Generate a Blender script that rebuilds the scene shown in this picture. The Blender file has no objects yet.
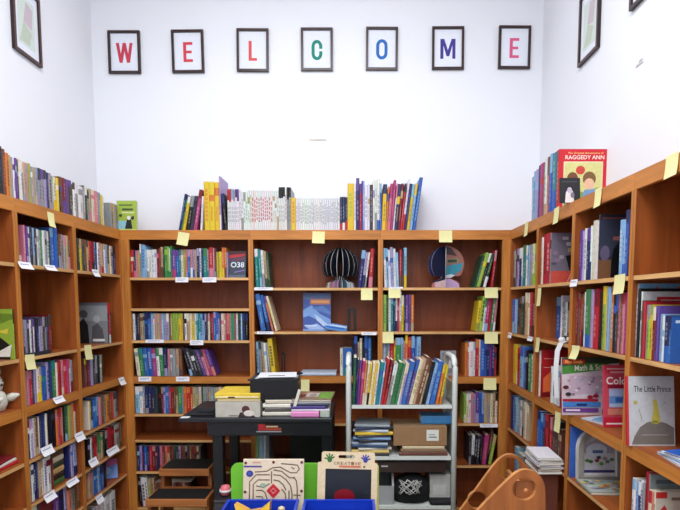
import bpy, math, random
from mathutils import Matrix, Vector
from mathutils.geometry import tessellate_polygon
RND = random.Random(7)
COL = bpy.context.scene.collection
R = math.radians
# ------------------------------------------------------------------ camera model (real perspective, metres)
EYE = 1.62; TH = R(4.2); C_, S_ = math.cos(TH), math.sin(TH); F = 497.0; PX, PY = 355.0, 338.5
def proj(p):
    x, y, z = p[0], p[1], p[2]-EYE
    d = max(y*C_-z*S_, .05); u = y*S_+z*C_
    return PX+F*x/d, PY-F*u/d
def ray(px, py):
    a, b = (px-PX)/F, (PY-py)/F
    return Vector((a, C_+b*S_, -S_+b*C_))
def onY(px, py, Y):
    r = ray(px, py); return r*(Y/r.y)+Vector((0, 0, EYE))
def onX(px, py, X):
    r = ray(px, py); return r*(X/r.x)+Vector((0, 0, EYE))
# ------------------------------------------------------------------ room dimensions
D = 3.55; DEP = .28; XL = -1.657; XR = 1.10; WALLY = 3.84; WXL = -1.955; WXR = 1.395; TOP = EYE+.506
# ------------------------------------------------------------------ materials
def lin(c):
    return tuple(((v/255)/12.92 if v/255 <= .04045 else (((v/255)+.055)/1.055)**2.4) for v in c)
def mat(name, rough=.5, metal=0., grain=None, bump=0., noise=0., nscale=40., spec=.4, clear=0.):
    m = bpy.data.materials.new(name); m.use_nodes = True
    nt = m.node_tree; b = nt.nodes['Principled BSDF']
    b.inputs['Roughness'].default_value = rough; b.inputs['Metallic'].default_value = metal
    b.inputs['Specular IOR Level'].default_value = spec
    at = nt.nodes.new('ShaderNodeAttribute'); at.attribute_name = 'Col'
    out = at.outputs['Color']
    tc = nt.nodes.new('ShaderNodeTexCoord')
    if grain:
        mp = nt.nodes.new('ShaderNodeMapping'); mp.inputs['Scale'].default_value = grain
        nt.links.new(tc.outputs['Object'], mp.inputs['Vector'])
        n = nt.nodes.new('ShaderNodeTexNoise'); n.inputs['Scale'].default_value = 3.; n.inputs['Detail'].default_value = 5.
        n.inputs['Distortion'].default_value = .6
        nt.links.new(mp.outputs['Vector'], n.inputs['Vector'])
        rp = nt.nodes.new('ShaderNodeValToRGB')
        rp.color_ramp.elements[0].position = .3; rp.color_ramp.elements[0].color = (.66, .6, .55, 1)
        rp.color_ramp.elements[1].position = .7; rp.color_ramp.elements[1].color = (1.08, 1.05, 1.02, 1)
        nt.links.new(n.outputs['Fac'], rp.inputs['Fac'])
        mx = nt.nodes.new('ShaderNodeMix'); mx.data_type = 'RGBA'; mx.blend_type = 'MULTIPLY'; mx.inputs['Factor'].default_value = 1.
        nt.links.new(out, mx.inputs[6]); nt.links.new(rp.outputs['Color'], mx.inputs[7]); out = mx.outputs[2]
    elif noise:
        n = nt.nodes.new('ShaderNodeTexNoise'); n.inputs['Scale'].default_value = nscale; n.inputs['Detail'].default_value = 3.
        nt.links.new(tc.outputs['Object'], n.inputs['Vector'])
        rp = nt.nodes.new('ShaderNodeValToRGB')
        rp.color_ramp.elements[0].position = .35; rp.color_ramp.elements[0].color = (1-noise,)*3+(1,)
        rp.color_ramp.elements[1].position = .65; rp.color_ramp.elements[1].color = (1, 1, 1, 1)
        nt.links.new(n.outputs['Fac'], rp.inputs['Fac'])
        mx = nt.nodes.new('ShaderNodeMix'); mx.data_type = 'RGBA'; mx.blend_type = 'MULTIPLY'; mx.inputs['Factor'].default_value = 1.
        nt.links.new(out, mx.inputs[6]); nt.links.new(rp.outputs['Color'], mx.inputs[7]); out = mx.outputs[2]
    nt.links.new(out, b.inputs['Base Color'])
    return m
M = dict(
    wood=mat('shelf_wood', .45, grain=(9, 9, .9)), woodh=mat('board_wood', .45, grain=(.9, 9, 9)),
    cover=mat('book_cover', .42, noise=.10, nscale=60), paper=mat('paper', .8, noise=.08, nscale=150),
    paint=mat('wall_paint', .75, noise=.025, nscale=1.2, spec=.2), metal=mat('painted_metal', .35, noise=.04, nscale=8),
    plastic=mat('plastic', .3, noise=.03, nscale=10), cloth=mat('cloth', .9, noise=.3, nscale=30),
    floor=mat('floor_tile', .5, noise=.15, nscale=5), card=mat('cardboard', .8, noise=.12, nscale=25),
    black=mat('black_laminate', .35, noise=.15, nscale=20))
# ------------------------------------------------------------------ mesh builder
class MB:
    def __init__(s): s.v = []; s.f = []; s.c = []
    def add(s, vs, fs, cs, m=None):
        o = len(s.v)
        s.v += [tuple(m @ Vector(p)) for p in vs] if m is not None else [tuple(p) for p in vs]
        s.f += [tuple(i+o for i in f) for f in fs]
        s.c += cs if isinstance(cs, list) else [cs]*len(fs)
    def box(s, a, b, col, m=None, faces=None):
        (x0, y0, z0), (x1, y1, z1) = a, b
        vs = [(x0, y0, z0), (x1, y0, z0), (x1, y1, z0), (x0, y1, z0), (x0, y0, z1), (x1, y0, z1), (x1, y1, z1), (x0, y1, z1)]
        fs = [(0, 3, 2, 1), (4, 5, 6, 7), (0, 1, 5, 4), (1, 2, 6, 5), (2, 3, 7, 6), (3, 0, 4, 7)]
        cs = [col]*6
        if faces:
            nm = dict(bottom=0, top=1, front=2, right=3, back=4, left=5)
            for k, c in faces.items(): cs[nm[k]] = c
        s.add(vs, fs, cs, m)
    def bbox(s, a, b, col, r=.003, m=None):                       # box with chamfered vertical + top edges
        (x0, y0, z0), (x1, y1, z1) = a, b
        def ring(z, i): return [(x0+i+r, y0+i, z), (x1-i-r, y0+i, z), (x1-i, y0+i+r, z), (x1-i, y1-i-r, z), (x1-i-r, y1-i, z), (x0+i+r, y1-i, z), (x0+i, y1-i-r, z), (x0+i, y0+i+r, z)]
        vs = ring(z0, r*.7)+ring(z0+r, 0)+ring(z1-r, 0)+ring(z1, r*.7)
        fs = [tuple(range(7, -1, -1)), tuple(range(24, 32))]
        for k in range(3):
            for i in range(8): j = (i+1) % 8; fs.append((k*8+i, k*8+j, k*8+8+j, k*8+8+i))
        s.add(vs, fs, col, m)
    def tube(s, pts, rad, col, n=8, m=None):
        pts = [Vector(p) for p in pts]; rings = []
        for i, p in enumerate(pts):
            t = (pts[min(i+1, len(pts)-1)]-pts[max(i-1, 0)]).normalized()
            up = Vector((0, 0, 1)) if abs(t.z) < .9 else Vector((1, 0, 0))
            a = t.cross(up).normalized(); b = t.cross(a)
            r = rad[i] if isinstance(rad, (list, tuple)) else rad
            rings.append([p+a*r*math.cos(2*math.pi*k/n)+b*r*math.sin(2*math.pi*k/n) for k in range(n)])
        vs = [q for rg in rings for q in rg]; fs = []
        for i in range(len(pts)-1):
            for k in range(n):
                j = (k+1) % n; fs.append((i*n+k, i*n+j, i*n+n+j, i*n+n+k))
        fs.append(tuple(range(n-1, -1, -1))); fs.append(tuple(range((len(pts)-1)*n, len(pts)*n)))
        s.add(vs, fs, col, m)
    def prism(s, outer, holes, y0, y1, col, edge=None, m=None, back=None):   # outline in (x,z), extruded y0..y1
        loops = [outer]+list(holes); edge = edge or col; back = back or col
        flat = [p for l in loops for p in l]
        tris = tessellate_polygon([[Vector((p[0], p[1], 0)) for p in l] for l in loops])
        n = len(flat); vs = [(p[0], y0, p[1]) for p in flat]+[(p[0], y1, p[1]) for p in flat]; fs = []; cs = []
        for t in tris:
            a, b, c = t
            ar = (flat[b][0]-flat[a][0])*(flat[c][1]-flat[a][1])-(flat[b][1]-flat[a][1])*(flat[c][0]-flat[a][0])
            if ar < 0: a, b, c = a, c, b
            fs.append((a, b, c)); cs.append(col); fs.append((a+n, c+n, b+n)); cs.append(back)
        o = 0
        for l in loops:
            k = len(l)
            for i in range(k):
                j = (i+1) % k; fs.append((o+i, o+j, o+n+j, o+n+i)); cs.append(edge)
            o += k
        s.add(vs, fs, cs, m)
    def lathe(s, prof, col, n=20, m=None):
        vs = []; fs = []
        for r, z in prof:
            vs += [(r*math.cos(2*math.pi*k/n), r*math.sin(2*math.pi*k/n), z) for k in range(n)]
        for i in range(len(prof)-1):
            for k in range(n): j = (k+1) % n; fs.append((i*n+k, i*n+j, i*n+n+j, i*n+n+k))
        fs.append(tuple(range(n-1, -1, -1))); fs.append(tuple(range((len(prof)-1)*n, len(prof)*n)))
        s.add(vs, fs, col, m)
    def build(s, name, material, parent=None, mw=None, smooth=False):
        me = bpy.data.meshes.new(name); me.from_pydata(s.v, [], s.f)
        at = me.color_attributes.new('Col', 'FLOAT_COLOR', 'CORNER'); buf = []
        for f, c in zip(s.f, s.c):
            l = lin(c)
            for _ in f: buf += [l[0], l[1], l[2], 1.]
        at.data.foreach_set('color', buf)
        me.materials.append(material)
        if smooth: me.polygons.foreach_set('use_smooth', [True]*len(s.f))
        me.update()
        o = bpy.data.objects.new(name, me); COL.objects.link(o)
        if parent is not None: o.parent = parent
        if mw is not None: o.matrix_world = mw
        return o
LABELS = {}
def tag(o, label, cat, group=None, kind=None):
    o['label'] = label; o['category'] = cat
    if group: o['group'] = group
    if kind: o['kind'] = kind
    if label in LABELS: print('DUPLICATE LABEL', label)
    LABELS[label] = o
    n = len(label.split())
    if not 4 <= n <= 16: print('LABEL LENGTH', n, label)
    return o
def empty(name, mw=None):
    o = bpy.data.objects.new(name, None); o.empty_display_size = .05; COL.objects.link(o)
    if mw is not None: o.matrix_world = mw
    return o
def struct(name, mb, material):
    o = mb.build(name, material); o['kind'] = 'structure'; return o
# ------------------------------------------------------------------ lettering and cover pictures
_T = {}
def text_mesh(body, sx=1., bold=0.):
    k = (body, sx, bold)
    if k not in _T:
        cu = bpy.data.curves.new('lettering', 'FONT'); cu.body = body; cu.size = 1.; cu.offset = bold; cu.resolution_u = 3
        ob = bpy.data.objects.new('lettering', cu); COL.objects.link(ob)
        dg = bpy.context.evaluated_depsgraph_get(); me = bpy.data.meshes.new_from_object(ob.evaluated_get(dg))
        vs = [(v.co.x*sx, v.co.y) for v in me.vertices]; fs = [tuple(p.vertices) for p in me.polygons]
        bpy.data.objects.remove(ob); bpy.data.curves.remove(cu); bpy.data.meshes.remove(me)
        x0 = min(v[0] for v in vs); x1 = max(v[0] for v in vs); y0 = min(v[1] for v in vs); y1 = max(v[1] for v in vs)
        _T[k] = ([((v[0]-x0), (v[1]-y0)) for v in vs], fs, x1-x0, y1-y0)
    return _T[k]
class Art:                                                        # flat printed shapes on a rectangle w x h, lower-left origin; fn(u,v,off)->point
    def __init__(s, mb, fn, w, h): s.mb, s.fn, s.w, s.h, s.k = mb, fn, w, h, 0
    def poly(s, pts, col):
        s.k += 1; off = .00035+.00012*s.k
        s.mb.add([s.fn(u*s.w, v*s.h, off) for u, v in pts], [tuple(range(len(pts)))], col)
    def rect(s, u0, v0, u1, v1, col): s.poly([(u0, v0), (u1, v0), (u1, v1), (u0, v1)], col)
    def ell(s, u, v, ru, rv, col, n=16): s.poly([(u+ru*math.cos(2*math.pi*k/n), v+rv*math.sin(2*math.pi*k/n)) for k in range(n)], col)
    def line(s, pts, wid, col):                                   # wid in metres
        s.k += 1; off = .00035+.00012*s.k
        P = [Vector((u*s.w, v*s.h)) for u, v in pts]; L = []; Rr = []
        for i, p in enumerate(P):
            t = (P[min(i+1, len(P)-1)]-P[max(i-1, 0)]).normalized(); nn = Vector((-t.y, t.x))*wid/2
            L.append(p+nn); Rr.append(p-nn)
        vs = [s.fn(q.x, q.y, off) for q in L+Rr]; n = len(P)
        s.mb.add(vs, [(n+i, n+i+1, i+1, i) for i in range(n-1)], col)
    def text(s, body, u0, v0, u1, v1, col, bold=.02, slope=0.):   # fitted in the rectangle
        s.k += 1; off = .0004+.00012*s.k
        vs, fs, w, h = text_mesh(body, 1., bold); X0, Y0 = u0*s.w, v0*s.h; sx = (u1-u0)*s.w/w; sy = (v1-v0)*s.h/h
        s.mb.add([s.fn(X0+x*sx, Y0+y*sy+slope*x*sx, off) for x, y in vs], fs, col)
# ------------------------------------------------------------------ colours
P = dict(r=('red', (196, 38, 50)), dr=('dark red', (128, 28, 38)), pk=('pink', (222, 130, 150)), o=('orange', (228, 126, 48)),
    y=('yellow', (238, 202, 40)), ol=('olive', (168, 166, 70)), lg=('lime green', (158, 196, 70)), g=('green', (60, 140, 80)),
    dg=('dark green', (40, 82, 62)), t=('teal', (34, 142, 140)), lb=('light blue', (140, 186, 224)), b=('blue', (46, 100, 190)),
    nv=('navy', (34, 44, 98)), p=('purple', (100, 66, 150)), lv=('lavender', (172, 156, 204)), w=('white', (238, 238, 238)),
    gr=('grey', (156, 156, 158)), dk=('charcoal', (58, 58, 66)), k=('black', (24, 24, 28)), br=('brown', (118, 74, 50)),
    tn=('tan', (196, 164, 126)), cr=('cream', (238, 228, 198)), mg=('magenta', (184, 56, 120)), sa=('salmon', (222, 130, 104)))
# ------------------------------------------------------------------ books
def spine_style(col, acc, rng, t, h, force=None):
    """returns (bands [(z0,z1,rgb)], marks [(x0,z0,x1,z1,rgb)], phrase)"""
    base = P[col][1]; a = P[acc][1] if acc else None
    def jit(c, k=9):
        c = tuple(max(0, min(255, v+rng.uniform(-k, k))) for v in c); g = sum(c)/3
        return tuple((v*.95+g*.05)*.93 for v in c)
    base = jit(base)
    mix = lambda c, q: tuple(base[i]*(1-q)+c[i]*q for i in range(3))
    lum = sum(base)/3; ink = mix((245, 240, 225) if lum < 130 else (50, 45, 50), .42)
    if a: a = jit(a, 4); al = mix(a, .6)
    bands = []; marks = []; phrase = ''
    if a is None:
        bands = [(0, 1, base)]
        z = rng.uniform(.3, .45); z1 = rng.uniform(.75, .9)
        n = rng.randint(4, 9)
        for i in range(n):
            q = z+(z1-z)*i/n
            if rng.random() < .82: marks.append((.33, q, .66, q+(z1-z)/n*.7, ink))
    else:
        st = force or rng.choice(['band', 'foot', 'head', 'title', 'title'])
        nm = P[acc][0]
        if st == 'band':
            q = rng.uniform(.55, .75); e = q+rng.uniform(.10, .18); bands = [(0, q, base), (q, e, a), (e, 1, base)]; phrase = ' with %s band' % nm
            marks.append((.35, .2, .65, .5, al))
        elif st == 'foot':
            q = rng.uniform(.2, .38); bands = [(0, q, a), (q, 1, base)]; phrase = ' with %s foot' % nm
            for i in range(4): marks.append((.35, q+.12+i*.1, .65, q+.12+i*.1+.07, ink))
        elif st == 'head':
            q = rng.uniform(.68, .82); bands = [(0, q, base), (q, 1, a)]; phrase = ' with %s top' % nm
            for i in range(4): marks.append((.35, .2+i*.1, .65, .2+i*.1+.07, ink))
        else:
            bands = [(0, 1, base)]; z = rng.uniform(.18, .3); z1 = rng.uniform(.75, .92); n = rng.randint(4, 8); phrase = ' with %s lettering' % nm
            for i in range(n):
                q = z+(z1-z)*i/n; marks.append((.25, q, .75, q+(z1-z)/n*.75, al))
    return base, bands, marks, phrase
def book_geo(t, h, d, base, bands, marks, m=None, mbc=None, mbp=None, art=None, side=None, pages_col=(236, 228, 205)):
    c = mbc or MB(); p = mbp or MB()
    b = min(.0022, t*.18); r = min(.004, t*.22)
    out = [(0, d), (0, r), (t*.22, 0), (t*.78, 0), (t, r), (t, d), (t-b, d), (t-b, b+r), (b, b+r), (b, d)]
    zs = [q[0] for q in bands]+[1.]
    vs = [(x, y, z*h) for z in zs for x, y in out]; fs = []; cs = []
    for k in range(len(zs)-1):
        for i in range(10):
            j = (i+1) % 10; fs.append((k*10+i, k*10+j, k*10+10+j, k*10+10+i))
            cs.append(bands[k][2] if 1 <= i <= 3 else base)
    for o, fl in ((0, True), ((len(zs)-1)*10, False)):
        for q in ((0, 1, 8, 9), (1, 2, 3, 4, 7, 8), (4, 5, 6, 7)):
            f = tuple(o+i for i in q); fs.append(f[::-1] if fl else f); cs.append(base)
    c.add(vs, fs, cs, m)
    for x0, z0, x1, z1, col in marks:
        c.add([(x0*t, -.0004, z0*h), (x1*t, -.0004, z0*h), (x1*t, -.0004, z1*h), (x0*t, -.0004, z1*h)], [(0, 1, 2, 3)], col, m)
    if art:
        if side == 'L': fn = lambda u, v, o: (-o, d-u, v)
        else: fn = lambda u, v, o: (t+o, u, v)
        art(Art(c, fn, d, h))
    p.box((b, b+r, .003), (t-b, d-.0035, h-.003), pages_col, m)
    return c, p
BOOKS = []                                                         # every book of the scene, then sorted by how large it shows
ORD = 'first second third fourth fifth sixth seventh eighth ninth tenth eleventh twelfth thirteenth fourteenth fifteenth sixteenth seventeenth eighteenth nineteenth twentieth'.split()
def ordinal(n):
    if n <= 20: return ORD[n-1]
    tens = {2: 'twent', 3: 'thirt', 4: 'fort', 5: 'fift', 6: 'sixt', 7: 'sevent'}
    a, b = divmod(n, 10)
    if b == 0: return tens[a]+'ieth'
    return tens[a]+'y-'+ORD[b-1]
def frame_for(plane, val):
    if plane == 'B': return lambda s, z, dep: Matrix.Translation((s, val+dep, z))
    if plane == 'L': return lambda s, z, dep: Matrix.Translation((val-dep, s, z)) @ Matrix.Rotation(R(90), 4, 'Z')
    return lambda s, z, dep: Matrix.Translation((val+dep, -s, z)) @ Matrix.Rotation(R(-90), 4, 'Z')
def s_of(plane, val, px, z):
    # distance along the shelf (grows to the right as one faces the shelf) of an image column at height z
    if plane == 'B':
        zz = z-EYE; return (px-PX)/F*(val*C_-zz*S_)
    d = F*val/(px-PX); y = (d+(z-EYE)*S_)/C_
    return y if plane == 'L' else -y
def rect_poly(t, h, th):
    pts = [(0, 0), (t, 0), (t, h), (0, h)]; px = t if th > 0 else 0; c, s = math.cos(th), math.sin(th)
    return [((x-px)*c+z*s, -(x-px)*s+z*c) for x, z in pts]
def ext(poly, z):
    xs = []
    for i in range(4):
        (x0, z0), (x1, z1) = poly[i], poly[(i+1) % 4]
        if min(z0, z1)-1e-6 <= z <= max(z0, z1)+1e-6:
            if abs(z1-z0) < 1e-9: xs += [x0, x1]
            else: xs.append(x0+(x1-x0)*(z-z0)/(z1-z0))
    return (min(xs), max(xs)) if xs else None
LEV = [i*.004 for i in range(110)]
def row(where, plane, val, z, spec, h=20., maxh=9., vis=1., dep=.012, face=None, smin=None, smax=None, dmax=.235, start_prev=None):
    """where: wording of the shelf; spec: '@px' jumps, 'c/a:w:h:lean:style' book (w in px, h in cm), '!' = magazine, '*n' repeats"""
    toks = spec.split(); start = 0; end = {}; scale = {}                  # '=px' stretches the group before it to end at that column
    for i, tk in enumerate(toks):
        if tk[0] == '@': start = i
        if tk[0] == '=':
            tot = sum(float(q.split('*')[0].split(':')[1])*(int(q.split('*')[1]) if '*' in q else 1) for q in toks[start+1:i])
            k = (float(tk[1:])-float(toks[start][1:]))/tot
            for j in range(start+1, i): scale[j] = k
            start = i
    vv = val-(dep+.004) if plane == 'L' else val+dep+.004
    fr = frame_for(plane, val); cur = None; prof = {}; n = {'book': 0, 'magazine': 0}; zc = z+.1; items = []
    for ti, tk in enumerate(toks):
        if tk[0] == '=': cur = float(tk[1:]); continue
        if tk[0] == '@': cur = float(tk[1:]); continue
        rep = 1
        if '*' in tk: tk, q = tk.split('*'); rep = int(q)
        f = tk.split(':')+['']*5
        name = f[0]; noun = 'book'
        if name.endswith('!'): noun = 'magazine'; name = name[:-1]
        col, _, acc = name.partition('/')
        w = float(f[1])*scale.get(ti, 1.); hh = (float(f[2]) if f[2] else h)/100*RND.uniform(.985, 1.0); th = R(float(f[3])) if f[3] else 0.
        if f[4][:1] == 'F': fc = f[4][1:]; st = None
        else: fc = None; st = f[4] or None
        for _ in range(rep):
            s0 = s_of(plane, vv, cur, zc); s1 = s_of(plane, vv, cur+w, zc); cur += w
            t = max((s1-s0)*math.cos(th)-.0006, .0035)
            hq = min(hh*RND.uniform(.99, 1.), maxh-.006-t*abs(math.sin(th)))
            if rep > 1 or True: pass
            poly = rect_poly(t, hq, th)
            pos = s0+(t*math.cos(th) if th > 0 else 0)
            if smin is not None: pos = max(pos, smin-min(q[0] for q in poly))
            for k, zz in enumerate(LEV):
                e = ext(poly, zz)
                if e and k in prof: pos = max(pos, prof[k]+.0006-e[0])
            for k, zz in enumerate(LEV):
                e = ext(poly, zz)
                if e: prof[k] = max(prof.get(k, -9), e[1]+pos)
            right = pos+max(q[0] for q in poly)
            if smax is not None and right > smax:
                print('ROW FULL', where, 'px', round(cur), 'over', round(right-smax, 4)); continue
            n[noun] += 1
            dd = dep+RND.uniform(0, .007)
            d = min(max(hq*RND.uniform(.66, .74), .11), dmax-dd)
            if fc: d = min(hq*.84, dmax-dd)
            base, bands, marks, phrase = spine_style(col, acc, RND, t, hq, st)
            mw = fr(pos, z+.0008, dd) @ Matrix.Rotation(th, 4, 'Y') @ Matrix.Translation((-t if th > 0 else 0, 0, 0))
            P4 = [proj(mw @ Vector(q)) for q in ((0, 0, 0), (t, 0, 0), (t, 0, hq), (0, 0, hq))]
            cl = [(min(680, max(0, a)), min(510, max(0, b))) for a, b in P4]
            area = abs(sum(cl[i][0]*cl[(i+1) % 4][1]-cl[(i+1) % 4][0]*cl[i][1] for i in range(4)))/2*vis
            size = 'leaning' if abs(th) > R(3) else ('slim' if t < .014 else ('thick' if t > .03 else ''))
            tall = '' if size else ('tall' if hq > .255 else ('small' if hq < .165 else ''))
            lab = ' '.join(x for x in (size, tall, P[col][0], noun) if x)+phrase
            it = dict(t=t, h=hq, d=d, base=base, bands=bands, marks=marks, mw=mw, area=area, noun=noun, lab=lab, i=n[noun], where=where,
                      art=FACES[fc][0] if fc else None, side={'L': 'L', 'R': 'R', 'B': 'R'}[plane], own=FACES[fc][1] if fc else None)
            if fc: it['area'] = 1e6
            BOOKS.append(it); items.append(it)
    return items
FACES = {}
def lone_book(label, mw, t, h, d, base, art=None, side='R', marks=(), bands=None, noun='book', group=None):
    BOOKS.append(dict(t=t, h=h, d=d, base=base, bands=bands or [(0, 1, base)], marks=list(marks), mw=mw, area=1e6, noun=noun, lab='', i=0, where='', art=art, side=side, own=label, grp=group))
def flush_books(limit=300):
    bs = [b for b in BOOKS if b['area'] > .5]
    bs.sort(key=lambda b: -b['area'])
    nb = 0; mbc = None; nstuff = 0
    for b in bs:
        one = b['noun'] != 'book' or nb < limit
        if one:
            if b['noun'] == 'book': nb += 1
            c, p = book_geo(b['t'], b['h'], b['d'], b['base'], b['bands'], b['marks'], art=b['art'], side=b['side'])
            o = c.build(b['noun'], M['cover'], mw=b['mw'])
            q = p.build('pages', M['paper'], parent=o)
            lab = b['own'] or '%s, %s from left, %s' % (b['lab'], ordinal(b['i']), b['where'])
            tag(o, lab, b['noun'], b.get('grp') or ('%ss %s' % (b['noun'], b['where']) if b['where'] else None))
        else:
            nstuff += 1
            if mbc is None: mbc, mbp = MB(), MB()
            book_geo(b['t'], b['h'], b['d'], b['base'], b['bands'], b['marks'], m=b['mw'], mbc=mbc, mbp=mbp)
    if mbc:
        o = mbc.build('shelved_books', M['cover']); mbp.build('pages', M['paper'], parent=o)
        tag(o, 'rows of smaller books filling the lower and farther bookcase shelves', 'books', kind='stuff')
    print('books', nb, 'in the mass', nstuff, 'total', len(BOOKS))
# ------------------------------------------------------------------ the room
WHITE = (238, 240, 246)
def wall(name, a, b, col=WHITE):
    m = MB(); m.box(a, b, col); return struct(name, m, M['paint'])
H = 4.25; YB = -2.6
wall('wall_back', (WXL-.1, WALLY, 0), (WXR+.1, WALLY+.1, H))
wall('wall_left', (WXL-.1, YB, 0), (WXL, WALLY, H))
wall('wall_right', (WXR, YB, 0), (WXR+.1, WALLY, H))
wall('wall_front', (WXL-.1, YB-.1, 0), (WXR+.1, YB, H))
wall('ceiling', (WXL-.1, YB-.1, H), (WXR+.1, WALLY+.1, H+.1), (245, 245, 245))
fl = MB(); fl.box((WXL-.1, YB-.1, -.1), (WXR+.1, WALLY+.1, 0), (150, 140, 130)); struct('floor', fl, M['floor'])
# ------------------------------------------------------------------ bookcases
WD = (202, 132, 60); WDE = (230, 184, 124); WDD = (148, 76, 38); WDS = (158, 85, 37)  # case insides darker and redder than fronts: shade put into the wood colour
def bookcase(label, mw, w, shelves, name='bookcase', stile=None):
    """local frame: x along the front, y into the case, z up from the floor; shelves = [(top z, thick?)] with the lowest last"""
    r = empty(name, mw); tag(r, label, 'bookcase', 'wooden bookcases lining the room')
    def part(nm, mb, mt='wood'):
        o = mb.build(nm, M[mt]); o.parent = r; return o
    T = .018
    for x in (0, w-T):
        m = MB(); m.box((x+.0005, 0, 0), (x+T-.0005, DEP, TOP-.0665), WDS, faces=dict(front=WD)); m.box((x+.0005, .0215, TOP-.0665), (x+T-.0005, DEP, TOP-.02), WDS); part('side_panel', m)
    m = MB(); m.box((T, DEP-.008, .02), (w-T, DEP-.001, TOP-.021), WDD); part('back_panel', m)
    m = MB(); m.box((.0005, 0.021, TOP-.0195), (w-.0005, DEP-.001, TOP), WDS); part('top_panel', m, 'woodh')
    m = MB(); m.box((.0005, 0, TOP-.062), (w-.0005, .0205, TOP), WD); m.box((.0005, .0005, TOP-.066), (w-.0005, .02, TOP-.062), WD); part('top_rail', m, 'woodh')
    if stile is not None:                                          # wide corner stile beside the side panel
        x0 = T if stile == 0 else w-T-.04
        m = MB(); m.box((x0, 0, .0005), (x0+.04, .0205, TOP-.0665), WD); part('corner_stile', m)
    for z, thick in shelves:
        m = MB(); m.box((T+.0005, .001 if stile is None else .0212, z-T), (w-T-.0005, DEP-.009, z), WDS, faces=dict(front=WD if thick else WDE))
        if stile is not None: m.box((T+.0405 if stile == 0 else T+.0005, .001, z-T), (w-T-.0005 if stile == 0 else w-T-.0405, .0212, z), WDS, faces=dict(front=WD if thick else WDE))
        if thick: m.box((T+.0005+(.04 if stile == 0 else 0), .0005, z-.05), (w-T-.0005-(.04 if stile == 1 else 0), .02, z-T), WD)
        part('shelf', m, 'woodh')
    z = shelves[-1][0]
    m = MB(); m.box((T+.0005, .0215, .0), (w-T-.0005, .04, z-T-.001), WD); part('kick_board', m, 'woodh')
    return r
UX = [XL+i*(XR-XL)/3 for i in range(4)]
zb = lambda y: onY(355, y, D).z
B1 = [(zb(277.6), 0), (zb(308.5), 0), (zb(340.5), 0), (zb(376.6), 1), (zb(414), 0), (zb(440), 0), (zb(471.5), 0), (EYE-1.505, 0)]
B2 = [(zb(287.8), 0), (zb(331.6), 0), (zb(376.3), 1), (zb(423.5), 0), (zb(465.5), 0), (EYE-1.505, 0)]
B3 = [(zb(287.6), 0), (zb(331.6), 0), (zb(376.6), 1), (zb(423.5), 0), (zb(465.5), 0), (EYE-1.505, 0)]
nmB = ['back left', 'back middle', 'back right']
for i, sh in enumerate((B1, B2, B3)):
    bookcase(['orange-brown wooden bookcase at left of back wall, behind the black table', 'orange-brown wooden bookcase in middle of back wall holding the globe-like fanned book',
              'orange-brown wooden bookcase at right of back wall, behind the white cart'][i], Matrix.Translation((UX[i], D, 0)), UX[i+1]-UX[i], sh, stile={0: 0, 2: 1}.get(i))
LS = [(EYE+.19, 0), (EYE-.28, 0), (EYE-.53, 1), (EYE-.805, 0), (EYE-1.035, 0), (EYE-1.24, 0), (EYE-1.505, 0)]
LYS = [3.548, 2.97, 2.458, 1.94]
for i, lb in enumerate(['wooden bookcase on left wall in the corner beside the back bookcases', 'wooden bookcase on left wall between the corner bookcase and the nearest one',
                        'nearest wooden bookcase on left wall, cut by the picture edge']):
    bookcase(lb, Matrix.Translation((XL, LYS[i+1], 0)) @ Matrix.Rotation(R(90), 4, 'Z'), LYS[i]-LYS[i+1]-.0005, LS)
RS = [(EYE+.104, 0), (EYE-.218, 0), (EYE-.57, 1), (EYE-.9, 0), (EYE-1.24, 0), (EYE-1.505, 0)]
RYS = [3.548, 3.03, 2.535, 1.995, 1.44]
for i, lb in enumerate(['wooden bookcase on right wall in the corner beside the back bookcases', 'second wooden bookcase on right wall from the corner, with red face-out book',
                        'third wooden bookcase on right wall from the corner, with arch-shaped board book', 'nearest wooden bookcase on right wall, cut by the picture edge']):
    bookcase(lb, Matrix.Translation((XR, RYS[i], 0)) @ Matrix.Rotation(R(-90), 4, 'Z'), RYS[i]-RYS[i+1]-.0005, RS)
for x0, x1, side in ((WXL, XL-.0005, 'left'), (XR+.0005, WXR, 'right')):          # dead corners behind the cases
    m = MB(); m.box((x0+.002, LYS[0]+.001, 0), (x1-.002, WALLY-.002, TOP), WD); o = m.build('corner_filler', M['wood'])
    tag(o, 'plain wooden corner filler closing the %s back corner between bookcases' % side, 'corner panel')
# ------------------------------------------------------------------ printed covers
def a_old(a):
    a.rect(0, 0, 1, 1, (128, 132, 136)); a.rect(.0, .55, 1, 1, (150, 156, 160)); a.poly([(.1, 0), (.15, .5), (.3, .62), (.42, .45), (.45, 0)], (34, 34, 38)); a.ell(.3, .72, .13, .1, (90, 92, 98))
    a.poly([(.5, 0), (.55, .42), (.7, .5), (.85, .35), (.9, 0)], (88, 88, 92)); a.ell(.68, .6, .1, .09, (180, 180, 182)); a.rect(.55, .05, .9, .11, (225, 225, 225)); a.rect(0, .93, 1, 1, (110, 114, 122))
def a_lime(a):
    a.rect(0, 0, 1, 1, (150, 178, 62)); a.poly([(0, .75), (.4, .62), (1, .8), (1, .9), (0, .95)], (108, 136, 46)); a.poly([(0, .0), (.9, 0), (.95, .25), (.6, .5), (.2, .35), (0, .6)], (36, 34, 28))
    a.poly([(.4, .05), (.95, .3), (.9, .05)], (236, 236, 224)); a.ell(.45, .42, .16, .09, (206, 150, 110)); a.poly([(0, .05), (.3, .0), (.35, .3), (.1, .3)], (226, 224, 206)); a.poly([(.6, .55), (.85, .5), (.9, .62)], (222, 206, 70))
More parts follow.
